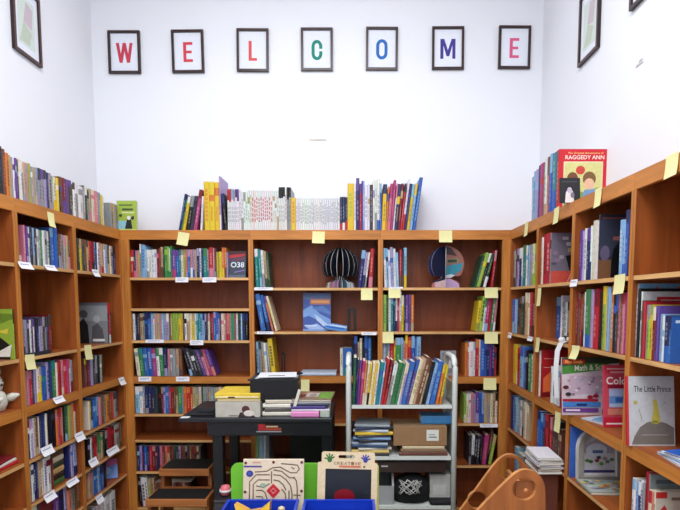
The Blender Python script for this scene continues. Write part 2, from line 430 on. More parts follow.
def a_red(a):                                                    # red story collection, generic picture of two children
    a.rect(0, 0, 1, 1, (206, 34, 48)); a.text('The Original Adventures of', .17, .915, .86, .95, (255, 236, 150), 0.); a.text('RAGGEDY ANN', .12, .835, .88, .9, (250, 244, 230), .01)
    a.rect(.09, .06, .86, .80, (232, 220, 180)); a.rect(.11, .08, .84, .78, (216, 214, 140)); a.poly([(.11, .08), (.84, .08), (.84, .4), (.5, .3), (.11, .42)], (132, 160, 90))
    a.ell(.27, .52, .11, .11, (120, 74, 48)); a.ell(.6, .52, .13, .12, (128, 92, 56)); a.ell(.28, .45, .09, .08, (226, 180, 150)); a.ell(.6, .44, .1, .09, (232, 190, 156))
    a.poly([(.16, .1), (.2, .36), (.36, .38), (.44, .1)], (190, 60, 60)); a.poly([(.46, .1), (.5, .34), (.72, .36), (.84, .1)], (120, 156, 200)); a.ell(.42, .66, .09, .07, (206, 70, 58))
def a_gray(a):
    a.rect(0, 0, 1, 1, (120, 112, 128)); 
    rr = random.Random(3)
    for _ in range(26): u, v = rr.uniform(0, .85), rr.uniform(0, .9); a.rect(u, v, u+rr.uniform(.08, .15), v+rr.uniform(.04, .09), rr.choice([(170, 160, 168), (84, 74, 92), (150, 120, 150), (200, 196, 200)]))
    a.rect(0, 0, 1, .25, (206, 84, 70)); a.poly([(.35, .55), (.75, .6), (.8, .3), (.45, .25)], (30, 28, 32)); a.rect(.4, .62, .9, .7, (180, 170, 120))
def a_dark(a):
    a.rect(0, 0, 1, 1, (44, 44, 58)); a.rect(0, .35, 1, .92, (56, 60, 78)); a.poly([(.25, 0), (.28, .45), (.4, .58), (.55, .45), (.6, 0)], (14, 14, 18)); a.rect(0, 0, .25, .3, (122, 84, 56)); a.rect(.62, 0, 1, .3, (104, 74, 52))
    a.text('READING', .3, .62, .62, .67, (190, 120, 100), .01) if False else a.rect(.28, .6, .62, .66, (150, 92, 84)); a.ell(.12, .4, .1, .12, (104, 92, 120)); a.rect(.05, .93, .95, .95, (140, 70, 70))
def a_redf(a):
    a.rect(0, 0, 1, 1, (176, 30, 36)); a.rect(.05, .8, .95, .82, (220, 120, 110)); a.rect(.05, .62, .95, .635, (220, 150, 130)); a.poly([(.05, .1), (.5, .15), (.6, .45), (.3, .55), (.05, .4)], (226, 110, 60)); a.poly([(.4, .25), (.85, .2), (.9, .45), (.6, .5)], (90, 20, 26)); a.rect(.0, 0, 1, .1, (120, 20, 26))
def a_math(a):                                                   # big activity book
    a.rect(0, 0, 1, 1, (214, 196, 204)); a.poly([(0, .80), (1, .9), (1, 1), (0, 1)], (60, 68, 52)); a.poly([(0, .70), (0, .84), (.55, .90), (.95, .86), (.95, .80)], (78, 140, 62)); a.rect(.02, .88, .4, .96, (206, 62, 44))
    a.text('First Grade', .06, .895, .36, .945, (255, 236, 120), .0); a.text('Math & Science', .22, .76, .92, .86, (246, 242, 226), .01, .05)
    a.rect(.12, .36, .82, .68, (196, 172, 188))
    rr = random.Random(5)
    for _ in range(22): u, v = rr.uniform(.1, .8), rr.uniform(.36, .66); a.ell(u, v, .03, .022, rr.choice([(150, 120, 150), (222, 210, 220), (180, 150, 160), (170, 170, 190)]), 8)
    for u, v, c in ((.06, .48, (96, 40, 46)), (.1, .36, (60, 50, 44)), (.48, .31, (150, 30, 50)), (.58, .33, (150, 30, 50)), (.76, .33, (90, 60, 70)), (.88, .33, (130, 80, 60))): a.ell(u, v, .055, .035, c, 8)
    a.rect(0, .235, .62, .28, (170, 36, 60)); a.rect(0, .14, .66, .225, (70, 130, 200)); a.rect(.24, .155, .42, .2, (30, 50, 110)); a.rect(0, .05, .62, .12, (110, 60, 140)); a.rect(.05, .07, .3, .1, (230, 220, 240))
    for k in range(5): a.rect(.7+.05*k, .16+.03*(k % 2), .73+.05*k, .22, [(40, 40, 44), (120, 150, 60), (40, 40, 44), (236, 236, 236), (200, 170, 60)][k])
    a.rect(.68, .02, .82, .1, (40, 60, 130)); a.rect(.82, .02, .98, .1, (196, 50, 60))
def a_color(a):
    a.rect(0, 0, 1, 1, (206, 74, 92)); a.rect(0, .86, 1, 1, (214, 60, 80)); a.rect(.25, .87, .8, .9, (236, 160, 170)); a.rect(.12, .93, .9, .95, (236, 190, 190)); a.rect(.15, .63, 1, .68, (150, 30, 60)); a.text('Color', .1, .69, 1.0, .81, (255, 250, 246), .015)
    a.rect(.2, .5, .95, .62, (170, 186, 224)); a.rect(.2, .38, .95, .5, (104, 150, 206)); a.rect(.42, .4, .78, .48, (50, 96, 176)); a.rect(.2, .32, .95, .38, (176, 196, 226)); a.rect(.15, .2, .95, .3, (216, 130, 110)); a.rect(0, 0, 1, .16, (196, 34, 60)); a.rect(.08, .045, .92, .07, (244, 226, 226))
def a_prince(a):                                                 # plain stand-in picture: grey hill, yellow shape
    a.rect(.03, 0, 1, 1, (206, 208, 210)); a.text('The Little Prince', .14, .775, .93, .86, (44, 46, 48), .01)
    a.poly([(.08, .02), (.14, .14), (.26, .27), (.42, .34), (.6, .36), (.8, .33), (.98, .26), (.98, .02)], (126, 120, 114)); a.poly([(.5, .33), (.55, .52), (.54, .66), (.62, .67), (.66, .52), (.7, .34), (.6, .31)], (206, 190, 84))
    a.line([(.3, .36), (.28, .44), (.24, .53)], .002, (128, 140, 80)); a.ell(.17, .62, .045, .03, (196, 176, 96), 10); a.ell(.58, .345, .07, .02, (150, 150, 60), 10); a.rect(.28, .15, .86, .165, (164, 160, 156)); a.ell(.8, .62, .03, .02, (190, 188, 186), 8)
def a_o38(a):
    a.rect(0, 0, 1, 1, (52, 60, 78)); a.poly([(0, .72), (1, .78), (1, 1), (0, 1)], (70, 22, 30)); a.poly([(.1, .72), (.9, .8), (.95, .9), (.1, .84)], (186, 30, 46)); a.poly([(.3, .6), (.9, .68), (.9, .74), (.3, .66)], (120, 36, 70)); a.text('O38', .2, .38, .92, .58, (214, 224, 232), .02); a.poly([(.4, .18), (.95, .26), (.95, .3), (.4, .22)], (120, 110, 170)); a.rect(0, 0, 1, .1, (84, 96, 110))
def a_blue(a):
    a.rect(0, 0, 1, 1, (46, 78, 156)); a.rect(0, .84, 1, 1, (90, 112, 158)); a.poly([(.25, .70), (.98, .70), (.98, .84), (.25, .84)], (196, 120, 78)); a.rect(.3, .745, .93, .8, (226, 160, 110)); a.poly([(0, .55), (.3, .68), (.6, .45), (1, .3), (1, .1), (.5, .3), (.2, .4), (0, .35)], (110, 150, 206)); a.poly([(.3, .6), (.7, .66), (1, .5), (1, .42), (.6, .52)], (74, 112, 176))
    a.poly([(.1, .1), (.5, .2), (.8, .05), (.3, .02)], (150, 176, 222)); a.poly([(.4, .45), (.62, .34), (.9, .16), (.75, .12), (.5, .28)], (176, 196, 226)); a.rect(.06, .12, .5, .16, (190, 206, 236)); a.rect(0, 0, 1, .05, (120, 150, 200))
def a_green(a):
    a.rect(0, 0, 1, 1, (164, 186, 74)); a.rect(.12, .82, .8, .88, (96, 128, 50)); a.text('HELLO', .3, .67, .85, .75, (50, 70, 30), .02) if False else a.rect(.28, .67, .84, .74, (60, 84, 38)); a.rect(.25, .58, .9, .62, (226, 232, 180)); a.rect(.05, .05, .55, .32, (150, 200, 214)); a.poly([(.42, .05), (.5, .3), (.56, .45), (.72, .4), (.8, .05)], (36, 42, 40)); a.ell(.62, .42, .1, .07, (230, 232, 226)); a.poly([(.7, .42), (.86, .5), (.9, .4), (.8, .34)], (36, 42, 40)); a.ell(.2, .5, .08, .05, (60, 74, 40)); a.rect(0, 0, 1, .04, (206, 220, 120))
def a_block(a):
    a.rect(0, 0, 1, 1, (28, 28, 32)); a.poly([(.25, .0), (.3, .42), (.5, .6), (.66, .42), (.7, 0)], (222, 216, 212)); a.ell(.48, .5, .12, .12, (190, 176, 196)); a.ell(.62, .3, .1, .12, (120, 112, 130)); a.rect(.1, .82, .85, .86, (70, 70, 76))
def a_tri(a):
    a.rect(0, 0, 1, 1, (110, 160, 196)); a.poly([(.1, .8), (.32, .96), (.54, .8)], (206, 90, 70)); a.poly([(.2, .81), (.32, .9), (.44, .81)], (232, 206, 150)); a.poly([(.5, .8), (.72, .97), (.96, .8)], (216, 120, 90)); a.poly([(.6, .81), (.72, .9), (.84, .81)], (90, 60, 60)); a.rect(0, 0, 1, .5, (70, 100, 140))
def a_sky(a):
    a.rect(0, 0, 1, 1, (50, 100, 178)); a.poly([(.3, .1), (.5, .45), (.95, .35), (.9, .1)], (170, 190, 216)); a.poly([(.35, .2), (.6, .38), (.85, .2)], (96, 84, 96)); a.poly([(.2, .6), (.6, .75), (.9, .6), (.6, .62)], (130, 170, 222)); a.rect(.1, .86, .9, .92, (206, 222, 240))
def a_wred(a): a.rect(0, 0, 1, 1, (196, 198, 202)); a.rect(.25, .82, .95, .92, (196, 36, 48)); a.rect(.32, .845, .88, .875, (250, 240, 240)); a.rect(.1, .1, .9, .7, (150, 140, 156))
def a_grass(a): a.rect(0, 0, 1, 1, (130, 140, 140)); a.rect(0, .3, 1, .52, (110, 150, 60)); a.rect(0, 0, 1, .3, (70, 90, 60)); a.poly([(.2, .55), (.6, .8), (.9, .6)], (160, 166, 170)); a.rect(.1, .86, .8, .92, (90, 96, 104))
def a_cream(a):
    a.rect(0, 0, 1, 1, (206, 196, 180)); a.rect(0, .88, .25, 1, (196, 50, 46)); a.poly([(.05, .6), (.2, .75), (.3, .6)], (196, 60, 50)); a.ell(.75, .75, .08, .05, (70, 60, 54)); a.rect(.35, .84, .9, .9, (130, 110, 90)); a.poly([(.1, .1), (.3, .5), (.8, .45), (.9, .1)], (196, 150, 104))
FACES.update(
    old=(a_old, 'grey photo-covered book turned cover outward on second shelf, left corner bookcase'), lime=(a_lime, 'lime green book with black and white cover at left picture edge'),
    red=(a_red, 'large red storybook with two children on cover, atop the right bookcases'), gray=(a_gray, 'grey patterned book with orange lower cover beside thick red book'),
    dark=(a_dark, 'dark photo-covered book beside two cream books, right third bookcase top shelf'), redf=(a_redf, 'red book with orange flame picture behind small white books, right second bookcase'),
    prince=(a_prince, 'large pale grey book with hill picture and red spine, right near bookcase'), tri=(a_tri, 'tall blue book with red triangles on its cover, right near bookcase'),
    sky=(a_sky, 'blue book with pale mountain cover, nearest on right near bookcase second shelf'), wred=(a_wred, 'pale book with red title panel on cover, right near bookcase second shelf'),
    kcov=(lambda a: (a.rect(0, 0, 1, 1, (30, 30, 34)), a.rect(.1, .93, .4, .96, (150, 150, 150)), a.rect(.55, .93, .8, .96, (170, 170, 170))), 'black-covered book between blue triangle book and pale red-titled book'),
    grass=(a_grass, 'grey book with green strip cover on fourth shelf of right near bookcase'), cream=(a_cream, 'cream book with red corner marks, fourth shelf of right near bookcase'))
# ------------------------------------------------------------------ books: back wall
SH = ['top shelf', 'second shelf', 'third shelf', 'fourth shelf', 'fifth shelf', 'sixth shelf', 'seventh shelf', 'eighth shelf']
def rb(u, k, spec, **kw):
    sh = (B1, B2, B3)[u]; z = sh[k][0]; up = (TOP-.066) if k == 0 else sh[k-1][0]-(.05 if sh[k-1][1] else .018)
    row('%s, %s bookcase' % (SH[k], nmB[u]), 'B', D, z, spec, maxh=up-z, smin=UX[u]+.0195+(.04 if u == 0 else 0), smax=UX[u+1]-.0195-(.04 if u == 2 else 0), **kw)
rb(0, 0, '@128.5 r/cr:3:20 nv/pk:2:20 pk/tn:2.3:19.5 tn/y:2:19.5 gr/w:1.6:24 lb/b:3.6:23.5 lb/w:1.6:22 w/gr:2.6:20*3 w/lv:2.4:20 dr/pk:1.8 br/r:2:21 tn/br:2.4:22 dg:1.5:20 g/lg:2.8:22.5 lg/g:1.8:22 w/g:1.3:21 g/p:1.6:22.5 p/mg:4:19.8 b/p:3:19.8 t/gr:1.8 cr/gr:2.5 ol/tn:2.6 sa/lv:1.6 b/lv:2.8 pk/w:2.3 lv/b:1.8 tn/pk:2.3 nv/lv:2.6:21 w/nv:1.8:21 nv:1.8 t/g:4:21 gr/t:1.8 r/pk:4.6:21.5 gr/w:1.2:21 dr/gr:1.4 ol/y:3:18.5 y/ol:3:18.5:0:title o/y:2.4:21.5:0:foot o/br:2.2:21.5:0:foot lv/gr:1.3:18', h=20)
rb(0, 2, '@131 w/gr:2.5 nv/k:2 dk/tn:2.6 tn/br:2.8 gr/dk:1.6 nv/b:3:20.5 b/nv:3:20.5 lb/lv:2.2 w/lv:1.6 tn/pk:2.3 tn/gr:2.3 pk/gr:1.4 lb/w:2.6 lv/gr:2.2 lv/w:2.8 br/gr:1.3 ol/cr:2.3 lg/ol:2.6 lg:2.6 y/lg:3 y/o:1.8 dk/gr:1.6 w/k:2 tn/cr:2.5 cr/y:2.6 y/tn:2.6 w/lb:1.6 t/lb:2*2 lb/nv:2*2 nv/lv:1.8 dk:1.2 cr/pk:2 k/tn:1.4 r/pk:2 b/lv:2.6:20.8 b/lb:2:20.6 lv/b:1.4 dk:1.3 cr/pk:2.8 tn/cr:1.6 mg/pk:1.4 sa/r:2.8 gr/g:1.8 g/t:3 mg:1.1 w/cr:1.8 dg/k:2.8 lb/w:1.6 nv/k:2.8 k/nv:2.6 =246.5', h=19.5)
rb(0, 3, '@134 cr/gr:3:20:-6 g/t:3:20.5:-5 b/lb:3.4:20.5:-5 b/w:3.2:20.5:-4 mg/lv:3.2:20:-4 w/g:2.4:20.5:-3 g/w:3:20.5:-3 nv/lv:2.6:20:-2 pk/gr:2:20 gr/w:2.2:20 gr/lb:2.2:20 tn/gr:2.4:20 br/o:2.4:20:-2 k/lb:2.4:21.5:-16 dk/w:2.6:21:-17 k/w:2.6:20.5:-17 dk/gr:2.3:20:-17 p/pk:2.5:19.8:-18 pk/dk:2.5:19.8:-18 mg/tn:2.5:19.8:-18 p/sa:2.5:19.8:-18 =205', h=20)
rb(0, 4, '@134 lb/w:3.6:20 w/lb:3.4:20 gr/w:1.8 nv/gr:2.9*2 dk/nv:2.9*2 k/dr:3 dr/tn:1.6 lv/b:2 b/lv:3 r/lv:2.4 dr/r:2 br:1.6 tn/br:2 g/t:3.4 gr/pk:1.7 o/r:2.6 r/o:3.2 o/r:2 tn/cr:3 tn/gr:2.4 cr/tn:2.6 dk:1.2 gr/g:2.6 gr/pk:2.2 tn/gr:2.2 lb/gr:2.4 gr:2 br/tn:2.6 cr/tn:2.4 tn/br:2.4 gr/k:2.4 =226', h=19.5)
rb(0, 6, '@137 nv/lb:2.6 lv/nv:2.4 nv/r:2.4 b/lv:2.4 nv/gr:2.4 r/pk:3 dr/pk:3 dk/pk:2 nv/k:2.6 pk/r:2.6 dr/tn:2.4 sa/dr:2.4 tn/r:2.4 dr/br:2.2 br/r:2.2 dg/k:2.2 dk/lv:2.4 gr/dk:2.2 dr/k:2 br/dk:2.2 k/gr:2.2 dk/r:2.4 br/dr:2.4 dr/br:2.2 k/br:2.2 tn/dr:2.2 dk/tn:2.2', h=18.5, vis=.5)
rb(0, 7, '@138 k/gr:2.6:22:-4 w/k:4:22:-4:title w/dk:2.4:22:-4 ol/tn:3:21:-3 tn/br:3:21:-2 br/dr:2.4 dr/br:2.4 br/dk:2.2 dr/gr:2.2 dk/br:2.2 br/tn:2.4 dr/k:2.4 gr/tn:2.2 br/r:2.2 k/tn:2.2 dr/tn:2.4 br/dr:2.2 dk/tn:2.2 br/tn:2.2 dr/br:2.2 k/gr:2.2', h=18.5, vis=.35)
rb(1, 0, '@254 t/w:3.6:28:-2:head t/lb:2.6:27.5:-3 w/gr:2.8:27:-3 tn/dg:2.6:26:-4 dg/gr:2.4:25.5:-4 @357.5 nv/lb:4:27:7 lv/nv:3:25.5:7 w/gr:1.6:25.5:7 =366 @367 r/pk:4:28:3', h=26)
rb(1, 1, '@257.5 b/lb:5:27:-9 b/nv:3.4:26.5:-11 sa/p:2.2:26:-13 cr/y:2.4:26:-15', h=26)
rb(1, 2, '@256 lb/dk:2.4:25:-2 gr/dk:2.4:25.5:-3 tn/gr:2.4:25:-4 w/lb:2.6:24:-4 gr/w:2:24:-5 y/k:4.6:27:-6:title @340 cr/w:3:20 b/t:9:20.5 k/nv:2 nv/b:3.6:29 tn/br:2.2:25 cr/pk:2.4:27.5 k/dk:2:25 nv/b:3.6:29 b/nv:3.6:28.5', h=26, dep=.03)
rb(1, 3, '@306 tn/cr:3:20 gr/tn:2.4:20 cr/br:2.6:20 tn/br:2.4:19 tn:2:19', vis=.4)
rb(2, 0, '@382.5 w/lb:2.4:28:-2 lb/nv:2.2:28:-2 w/lv:2:27:-2 lv/b:3:29:-2 w/lb:2.6:27.5:-2 lb/w:2.6:25:-2 r/br:2.6:27 dk/br:2:25 lb/y:3:28.5:0:foot @474.5 dg/gr:2:23.5:15 lg/y:3.2:25.5:15 k/w:2:25:15 dg/w:2.6:25:14 r/pk:2:26.5:6 =488', h=26)
rb(2, 1, '@383 lg/g:3.6:26.5 dk/g:2 w/gr:2.4:25.5 t/lb:2.2:26.5 nv/t:2.4:26 w/nv:1.8:26 r/pk:2:25 w/tn:2:29 y/cr:2.6:26 dk:1.4:25 p/lv:3:26.5 p/nv:2.6:26.5 o/tn:3:26.5 @475.5 y/ol:3.4:22:6 lg/k:2.8:25.5:6 w/g:2:25.5:6 mg/lb:2.8:26:6 r/dg:2.4:25.5:6 g/w:2:26:6 pk/w:2:27:5 =494.5', h=26)
rb(2, 2, '@382 lb/w:3.4:25 gr/lb:1.8:25 w/lb:1.6:25 r/pk:4.2:26 y/o:1.8:27 g/lb:5.4:28:0:head lb/g:2.4:28 pk/r:1.8:26 o/y:2.8:30 r/o:3.4:29 b/lb:3.6:29.5 b/w:1.6:28 lb/b:4.4:29 @465 o/r:2.6:24.5 sa/w:1.4:24.5 w/pk:4.6:25:0:title w/lb:1.8:25 r/o:3.4:27 cr/sa:1.6:27 b/lb:4.6:26 b/nv:1.6:26 nv/p:3:26 p/r:2:26 nv/lv:3:26.5 r/nv:1.8:21', h=26)
rb(2, 3, '@464 lg/cr:2:21.5 cr/w:2:21 w/pk:2:21.5 pk/gr:2.4:22 lv/gr:1.6:21.5 p/lv:2.8:23 b/nv:2.4:22.5 lb/b:2:22.5 tn/gr:3:22 gr/tn:2.2:22 cr/tn:2:22 tn/k:2:23 cr/k:2:22.5 =497.5', h=22)
rb(2, 4, '@469 dk/gr:2:22 w/k:2.6:22:2 k/w:2:22.5:3 dk/w:2:22:3 k/dk:1.6 mg/pk:4:22:6 br/k:1.8:26:8 lg/tn:2.8:22:10 tn/lg:1.6:22:11 =492', h=22, vis=.8)
# on top of the back bookcases
row('top of back bookcases', 'B', D, TOP, '@178 nv/lb:2.4:26:11 g/nv:1.6:22:11 y/w:3:24:11:head k/gr:3.6:24.5:10 dk/k:3.6:24.5:10 mg/dr:3.6:29:10 w/lb:2:24:4 y/o:5.2:34.5:0:title y/o:5.2:34.5 y/o:5:34 lv/w:1.8:38 k/nv:3:26:-5 w/r!:2:29:0:head*2 w/lb!:2:29:0:head w/gr!:1.8:29:0:head w/p!:2:29:0:head*2 w/gr!:2.15:27*4 w/ol!:2:28.5*2 w/r!:2.1:28:0:title*10 w/tn!:2:28*3 w/k!:2.1:30.5:0:head*3 w/p!:1.7:30:0:title gr/k!:2.1:30.5:0:head*2 y/o:4.8:23 w/gr!:2.2:22.5:0:title*20 nv/r:2.6:23.5:0:foot nv/w:2.6:23.5:0:foot nv/r:2.4:23.5:0:foot y/lg:6.6:33 w/gr:2:33 nv/p:3.4:36.5 r/p:2:33 p/r:1.6:35 lb/w:1.6:35 w/gr:3.2:32 w/tn:2:33 dk/gr:3:32.5:0:title w/lv:2:36 w/gr:2.2:35 w/b:2.6:36:0:foot b/lb:2:33 y/nv:4:32.5:2:head o/b:1.6:31:3 pk/mg:3:33:4 mg/pk:2.6:35.5:4 w/pk:1.4:33:5 nv/y:3.2:32.5:5 dr/tn:2.6:33:5 r/dk:2:33.5:6 w/r:2:36:7 nv/b:2.6:33:7 y/lb:3:33:7:head lb/y:2.6:33:7 b/lb:3.4:37.5:8', dep=.02, smax=.55)
# ------------------------------------------------------------------ books: left wall
nmL = ['left corner', 'left middle', 'left near']
def rl(u, k, spec, **kw):
    z = LS[k][0]; up = (TOP-.066) if k == 0 else LS[k-1][0]-(.05 if LS[k-1][1] else .018)
    row('%s, %s bookcase' % (SH[k], nmL[u]), 'L', XL, z, spec, maxh=up-z, smin=LYS[u+1]+.0195, smax=LYS[u]-.0200, **kw)
row('top of left bookcases', 'L', XL, TOP, '@-14 nv/k:7:22 nv/dk:5:23 k/nv:5:23 br/o:3.4:22 o/br:3.4:21 tn/o:2:20.5 gr/tn:1.8:20 w/p:2:20.5 p/gr:1.6:20.5 dk/gr:1.3:20 cr/w:2:20.5 w/gr:1.6:20 gr/cr:1.6:20.5 tn/gr:2:20 pk/gr:1.6:20 gr/tn:2:20 ol/gr:1.8:20.5 gr/w:2:19.5 tn/pk:2:19.5 gr/tn:1.8:19.5 lv/gr:2:20 gr/dk:3:20.5:0:head gr/p:3:20.5:0:head lv/dk:2.6:20.5:0:head nv/gr:2:20 gr/k:2.4:20 gr/w:1.8:19 cr/y:3:19 y/cr:2.2:19 k/br:1.4:18 br/p:3:20.5 dr/p:2.6:20.5 p/br:3:20.5 dk/p:3.2:20.5:0:head br/gr:1.4:19 w/dk:2.4:20.5:0:head gr/w:3:20:0:head w/gr:4:20 gr/w:2.6:20 k/w:2.6:21.5 gr/dk:2:19.5 tn/pk:2.4:21 cr/pk:3:21 pk/cr:3:21 gr/cr:2.4:21 y/cr:2.4:20 w/cr:1.2:19 @111.5 gr/tn:2.2:17.5 tn/gr:2:17.5 gr/br:2:17.5', dep=.012)
rl(1, 0, '@24.6 pk/w:1.6:20 p/lv:1.8 w/p:1.4 nv/gr:1.8:20 k/nv:1.2 lb/gr:2.4 dk/gr:1.4 w/gr:2.6 gr/w:1.6 g/cr:1.8 w/cr:2.2 gr/dk:1.8 w/g:2.6 dk:1 b/lb:3.4:22 b/t:3.4:22 dk/gr:1 br/gr:2.4 gr/br:2.2 gr/pk:2 tn/gr:2 br/pk:1.8 =70', h=19.5)
rl(0, 0, '@78.5 dk/y:1.8 y/tn:2.4 dk/br:1.8 br/o:2 tn/dk:1.8 o/dr:2 r/dr:2.2 dr/k:1.8 lb/nv:1.6 nv/b:1.8 w/nv:1.4 sa/w:2.4:20 tn/r:2.4 w/tn:1.8 lb/gr:2.4 br/tn:1.8 cr/br:1.8 gr/dk:1.6 nv/k:2.4 k/nv:2 =117.5', h=19.5)
rl(1, 1, '@22 dk/k:1.6:19.0 gr/dk:1.6:19.0 lv/gr:1.8:19.0 dk/lv:1.6:19.0 w/lv:1.6:19.0 p/k:1.6:19.5 w/p:1.6:19.0 k/nv:2:20.0 nv/k:2:20.0 lv/dk:1.6:20.0 gr/p:1.6:19.5 dk/gr:1.8:20.0 gr/k:1.6:20.0 dk/p:1.8:20.0 dr/dk:1.8:21 =51.5', dep=.05)
rl(0, 1, '@107.5 k/r:1.6:28::Fold r/w:1.5:27.5 dk/r:1.3:22', dmax=.262)
rl(2, 1, '@13.6 lg/k:1.2:25::Flime', dep=.0, dmax=.24)
rl(1, 2, '@25 gr/pk:2.4:18 pk/gr:1.8:18 r/pk:2.8:17.5 dk/lv:1.6:18.5 lv/gr:2:18.5 cr/y:2.4:18 y/gr:1.6 b/t:4.4:18.5 lv/nv:2.4:20.5 nv/b:1.8:20.5 g/t:3.6:20.8 cr/w:1.4:19.5 r/dr:3.4:19.5 pk/cr:2.4:20 r/pk:2.2:20 mg/r:1.8:20 w/pk:1.8:20 gr/dr:1.8:19 p/nv:4:21.5 =78', h=19)
rl(0, 2, '@85.5 br/y:1.8 dr/dk:1.8 p/gr:1.8 lv/gr:2.6 dk/k:1.8 gr/dk:2.4 k/dk:2 gr/w:1.6 br/k:1.6 =103.5', h=18.5)
rl(1, 3, '@28 nv/w:1.8 w/pk:1.8 lv/w:2 w/lv:1.8 tn/br:1.8 br/tn:1.8 w/cr:2.8 nv/tn:1.4 nv/b:4.6:21.5:0:title w/y:1.6 lg/w:1 k/nv:4.4:21.5 k/dk:4.4:21.5 o/pk:1.8 pk/br:1.8 r/cr:2.6 sa/w:1.8 k/dg:2 dg/lb:2 g/gr:1.6 ol/tn:2.4 tn/ol:2 o/tn:1.6 cr/r:2.4 pk/cr:2 =78', h=20.5)
rl(0, 3, '@88.6 cr/y:1.4 y/w:1.6 dk/lb:1.8 b/lb:3:19 lb/b:2.6:19 pk/tn:2.4 br/gr:2.4 gr/br:2 o/br:3 br/tn:1.8 r/o:2.6 gr/dk:2.2 nv/gr:2 =118', h=18.5)
rl(1, 4, '@30 gr/tn:1.8:19 w/nv:2.4 nv/w:2.2:19.5:0:title nv/lb:1.8 tn/cr:4:19.5:0:title cr/tn:1.8 w/p:3.6:20:0:title w/dr:4.2:20:0:band dr/gr:1.4:18 @69.5 nv/lv:2.2:20 lv/b:2.6:20 r/w:1.3:20 lb/nv:3:20 lv/nv:2.6:20 nv/b:2.2:20 =79', h=19.5)
rl(0, 4, '@88.6 k/lv:1.8 w/gr:1.4 dr/r:2 r/dr:2.2:17.5 g/tn:3 tn/g:1.8 dg/k:2 k/gr:2 r/dr:3.6:18.5 dr/r:2.2 gr/dr:3.4:18 br/gr:2.4:18 =122', h=17.5)
rl(1, 5, '@30 cr/w:2.4 tn/cr:3 dk/br:1.6 dr/br:9:19:0:title p/nv:4 nv/k:3.4 lv/p:2 sa/br:2.8 gr/br:2.6 br/sa:3 =80', h=18, vis=.8)
rl(0, 5, '@88.6 tn/pk:2.6 gr/tn:2.4 b/lb:2.8 lb/b:2.2 b/nv:3 k/dk:2.4 =107', h=16.5)
rl(0, 6, '@91 dk/gr:2.4 gr/w:2 w/k:3.6:19:0:title k/w:2.4 w/gr:4:20 w/dk:4.4:20 =116', h=18)
# ------------------------------------------------------------------ books: right wall
nmR = ['right corner', 'right second', 'right third', 'right near']
def rr_(u, k, spec, **kw):
    z = RS[k][0]; up = (TOP-.066) if k == 0 else RS[k-1][0]-(.05 if RS[k-1][1] else .018)
    row('%s, %s bookcase' % (SH[k], nmR[u]), 'R', XR, z, spec, maxh=up-z, smin=-RYS[u]+.0195, smax=-RYS[u+1]-.0200, **kw)
row('top of right bookcases', 'R', XR, TOP, '@531 lb/w:2.4:29:-2 lb/b:2:32:-1 lv/lb:2.4:32 nv/mg:1.6:33.5 mg/r:4:33.5 g/tn:1.6:32 w/tn:2:34.5 sa/br:2:34.5 br/b:1.4:34 b/lb:2.4:35 t/b:4:34:0:foot nv/b:1.6:34.5 =556.5 r/y:2.2:34::Fred', dep=.03, dmax=.315)
rr_(0, 0, '@512 gr/dk:1.6:25.5 dk/gr:1.4 lv/dk:1.8 nv/w:1.8 w/lb:1.2 t/g:3.2:27 w/lb:1.4 lb/t:1.8 gr/lv:1.8:26 cr/lg:2 lg/gr:1.6 tn/cr:1.8:25 =536', h=26)
rr_(1, 0, '@539.6 cr/w:1.6:28.5 r/dr:4.2:29.5:0:title r/w:3.2:29.5 gr/k:1.2:29::Fgray', dmax=.25)
rr_(2, 0, '@579 p/lv:2.6:25 lv/p:1.6:24.5 w/gr:2.8:25.5 nv/p:4:25 w/nv:1.2 cr/w:4:27.5 w/cr:3:27 dk/br:1.2:29.5::Fdark @618 lb/w:3.6:24:0:title lb/b:2.2:24 b/nv:3:27.5 nv/b:2:26.5', h=25.5)
rr_(0, 1, '@511.6 b/lb:1.8:24 lb/w:2.4:24 nv/br:1.6 br/k:1.4 dg/gr:2.6:26 k/dk:1.4 tn/cr:2:28 cr/tn:1.2:28 r/dr:3:28.5 k/w:4:28:0:title =535.5', h=25)
rr_(1, 1, '@555 b/lb:5:25:0:head w/lb:1.2:26 gr/w:2.6:22 w/gr:2.4:22 gr/dk:2:22 =569.5', dep=.105)
rr_(2, 1, '@575 dr/pk:2.6:27 br/dr:1.8 r/pk:2.6:24 br/k:1.8 w/gr:1.4:27 g/b:5:28:0:foot lv/pk:2.4:28 pk/lv:1.4 r/dr:4.6:28 k/dr:3.4:27 lg/y:3.4:29 y/lg:1.4:29 lb/gr:3.4:28.5 gr/lb:1.4 o/w:2.4:29.5 k/b:2.4:27 dk/b:2 pk/br:2.6:26 br/pk:2 pk/r:2.4 mg/pk:2 =624.5', h=26)
rr_(3, 1, '@634 gr/w:2:29.5::Ftri k/dk:1.6:27.5 w/gr:2:26::Fwred br/r:2:22.5 r/br:2:22 gr/tn:2:21 lg/gr:2.6:20.8 y/ol:3.2:21 dr/cr:2.6:20 p/dr:3:20.5 lb/gr:3.6:17.5 w/lb:2:17 nv/b:5.6:17.2 b/nv:2:16.8::Fsky', h=24)
rr_(0, 2, '@512.4 y/o:2.4:28:0:title y/cr:1 r/dr:1.8:26 lb/b:2.4:28 b/lb:2.2:27.5 k/gr:1.2 g/cr:2.4:24 cr/g:1.6:24 tn/br:1.6:24 =535', h=26)
rr_(1, 2, '@538.6 cr/w:1.4:28 dr/r:1.4:29::Fredf @551 w/gr:1.8:21 gr/w:1.6:21 w/k:1.8:22 w/gr:1.8:22 w/lb:1.6:22 r/w:2.4:26', dmax=.2)
rr_(0, 3, '@510.6 nv/dk:1.6 b/lb:2:25 lb/nv:1.8:25 gr/w:2.2:24:0:title w/gr:2.2:24 gr/k:1.4 cr/tn:2.4:25 tn/cr:1.4 =527.5', h=24)
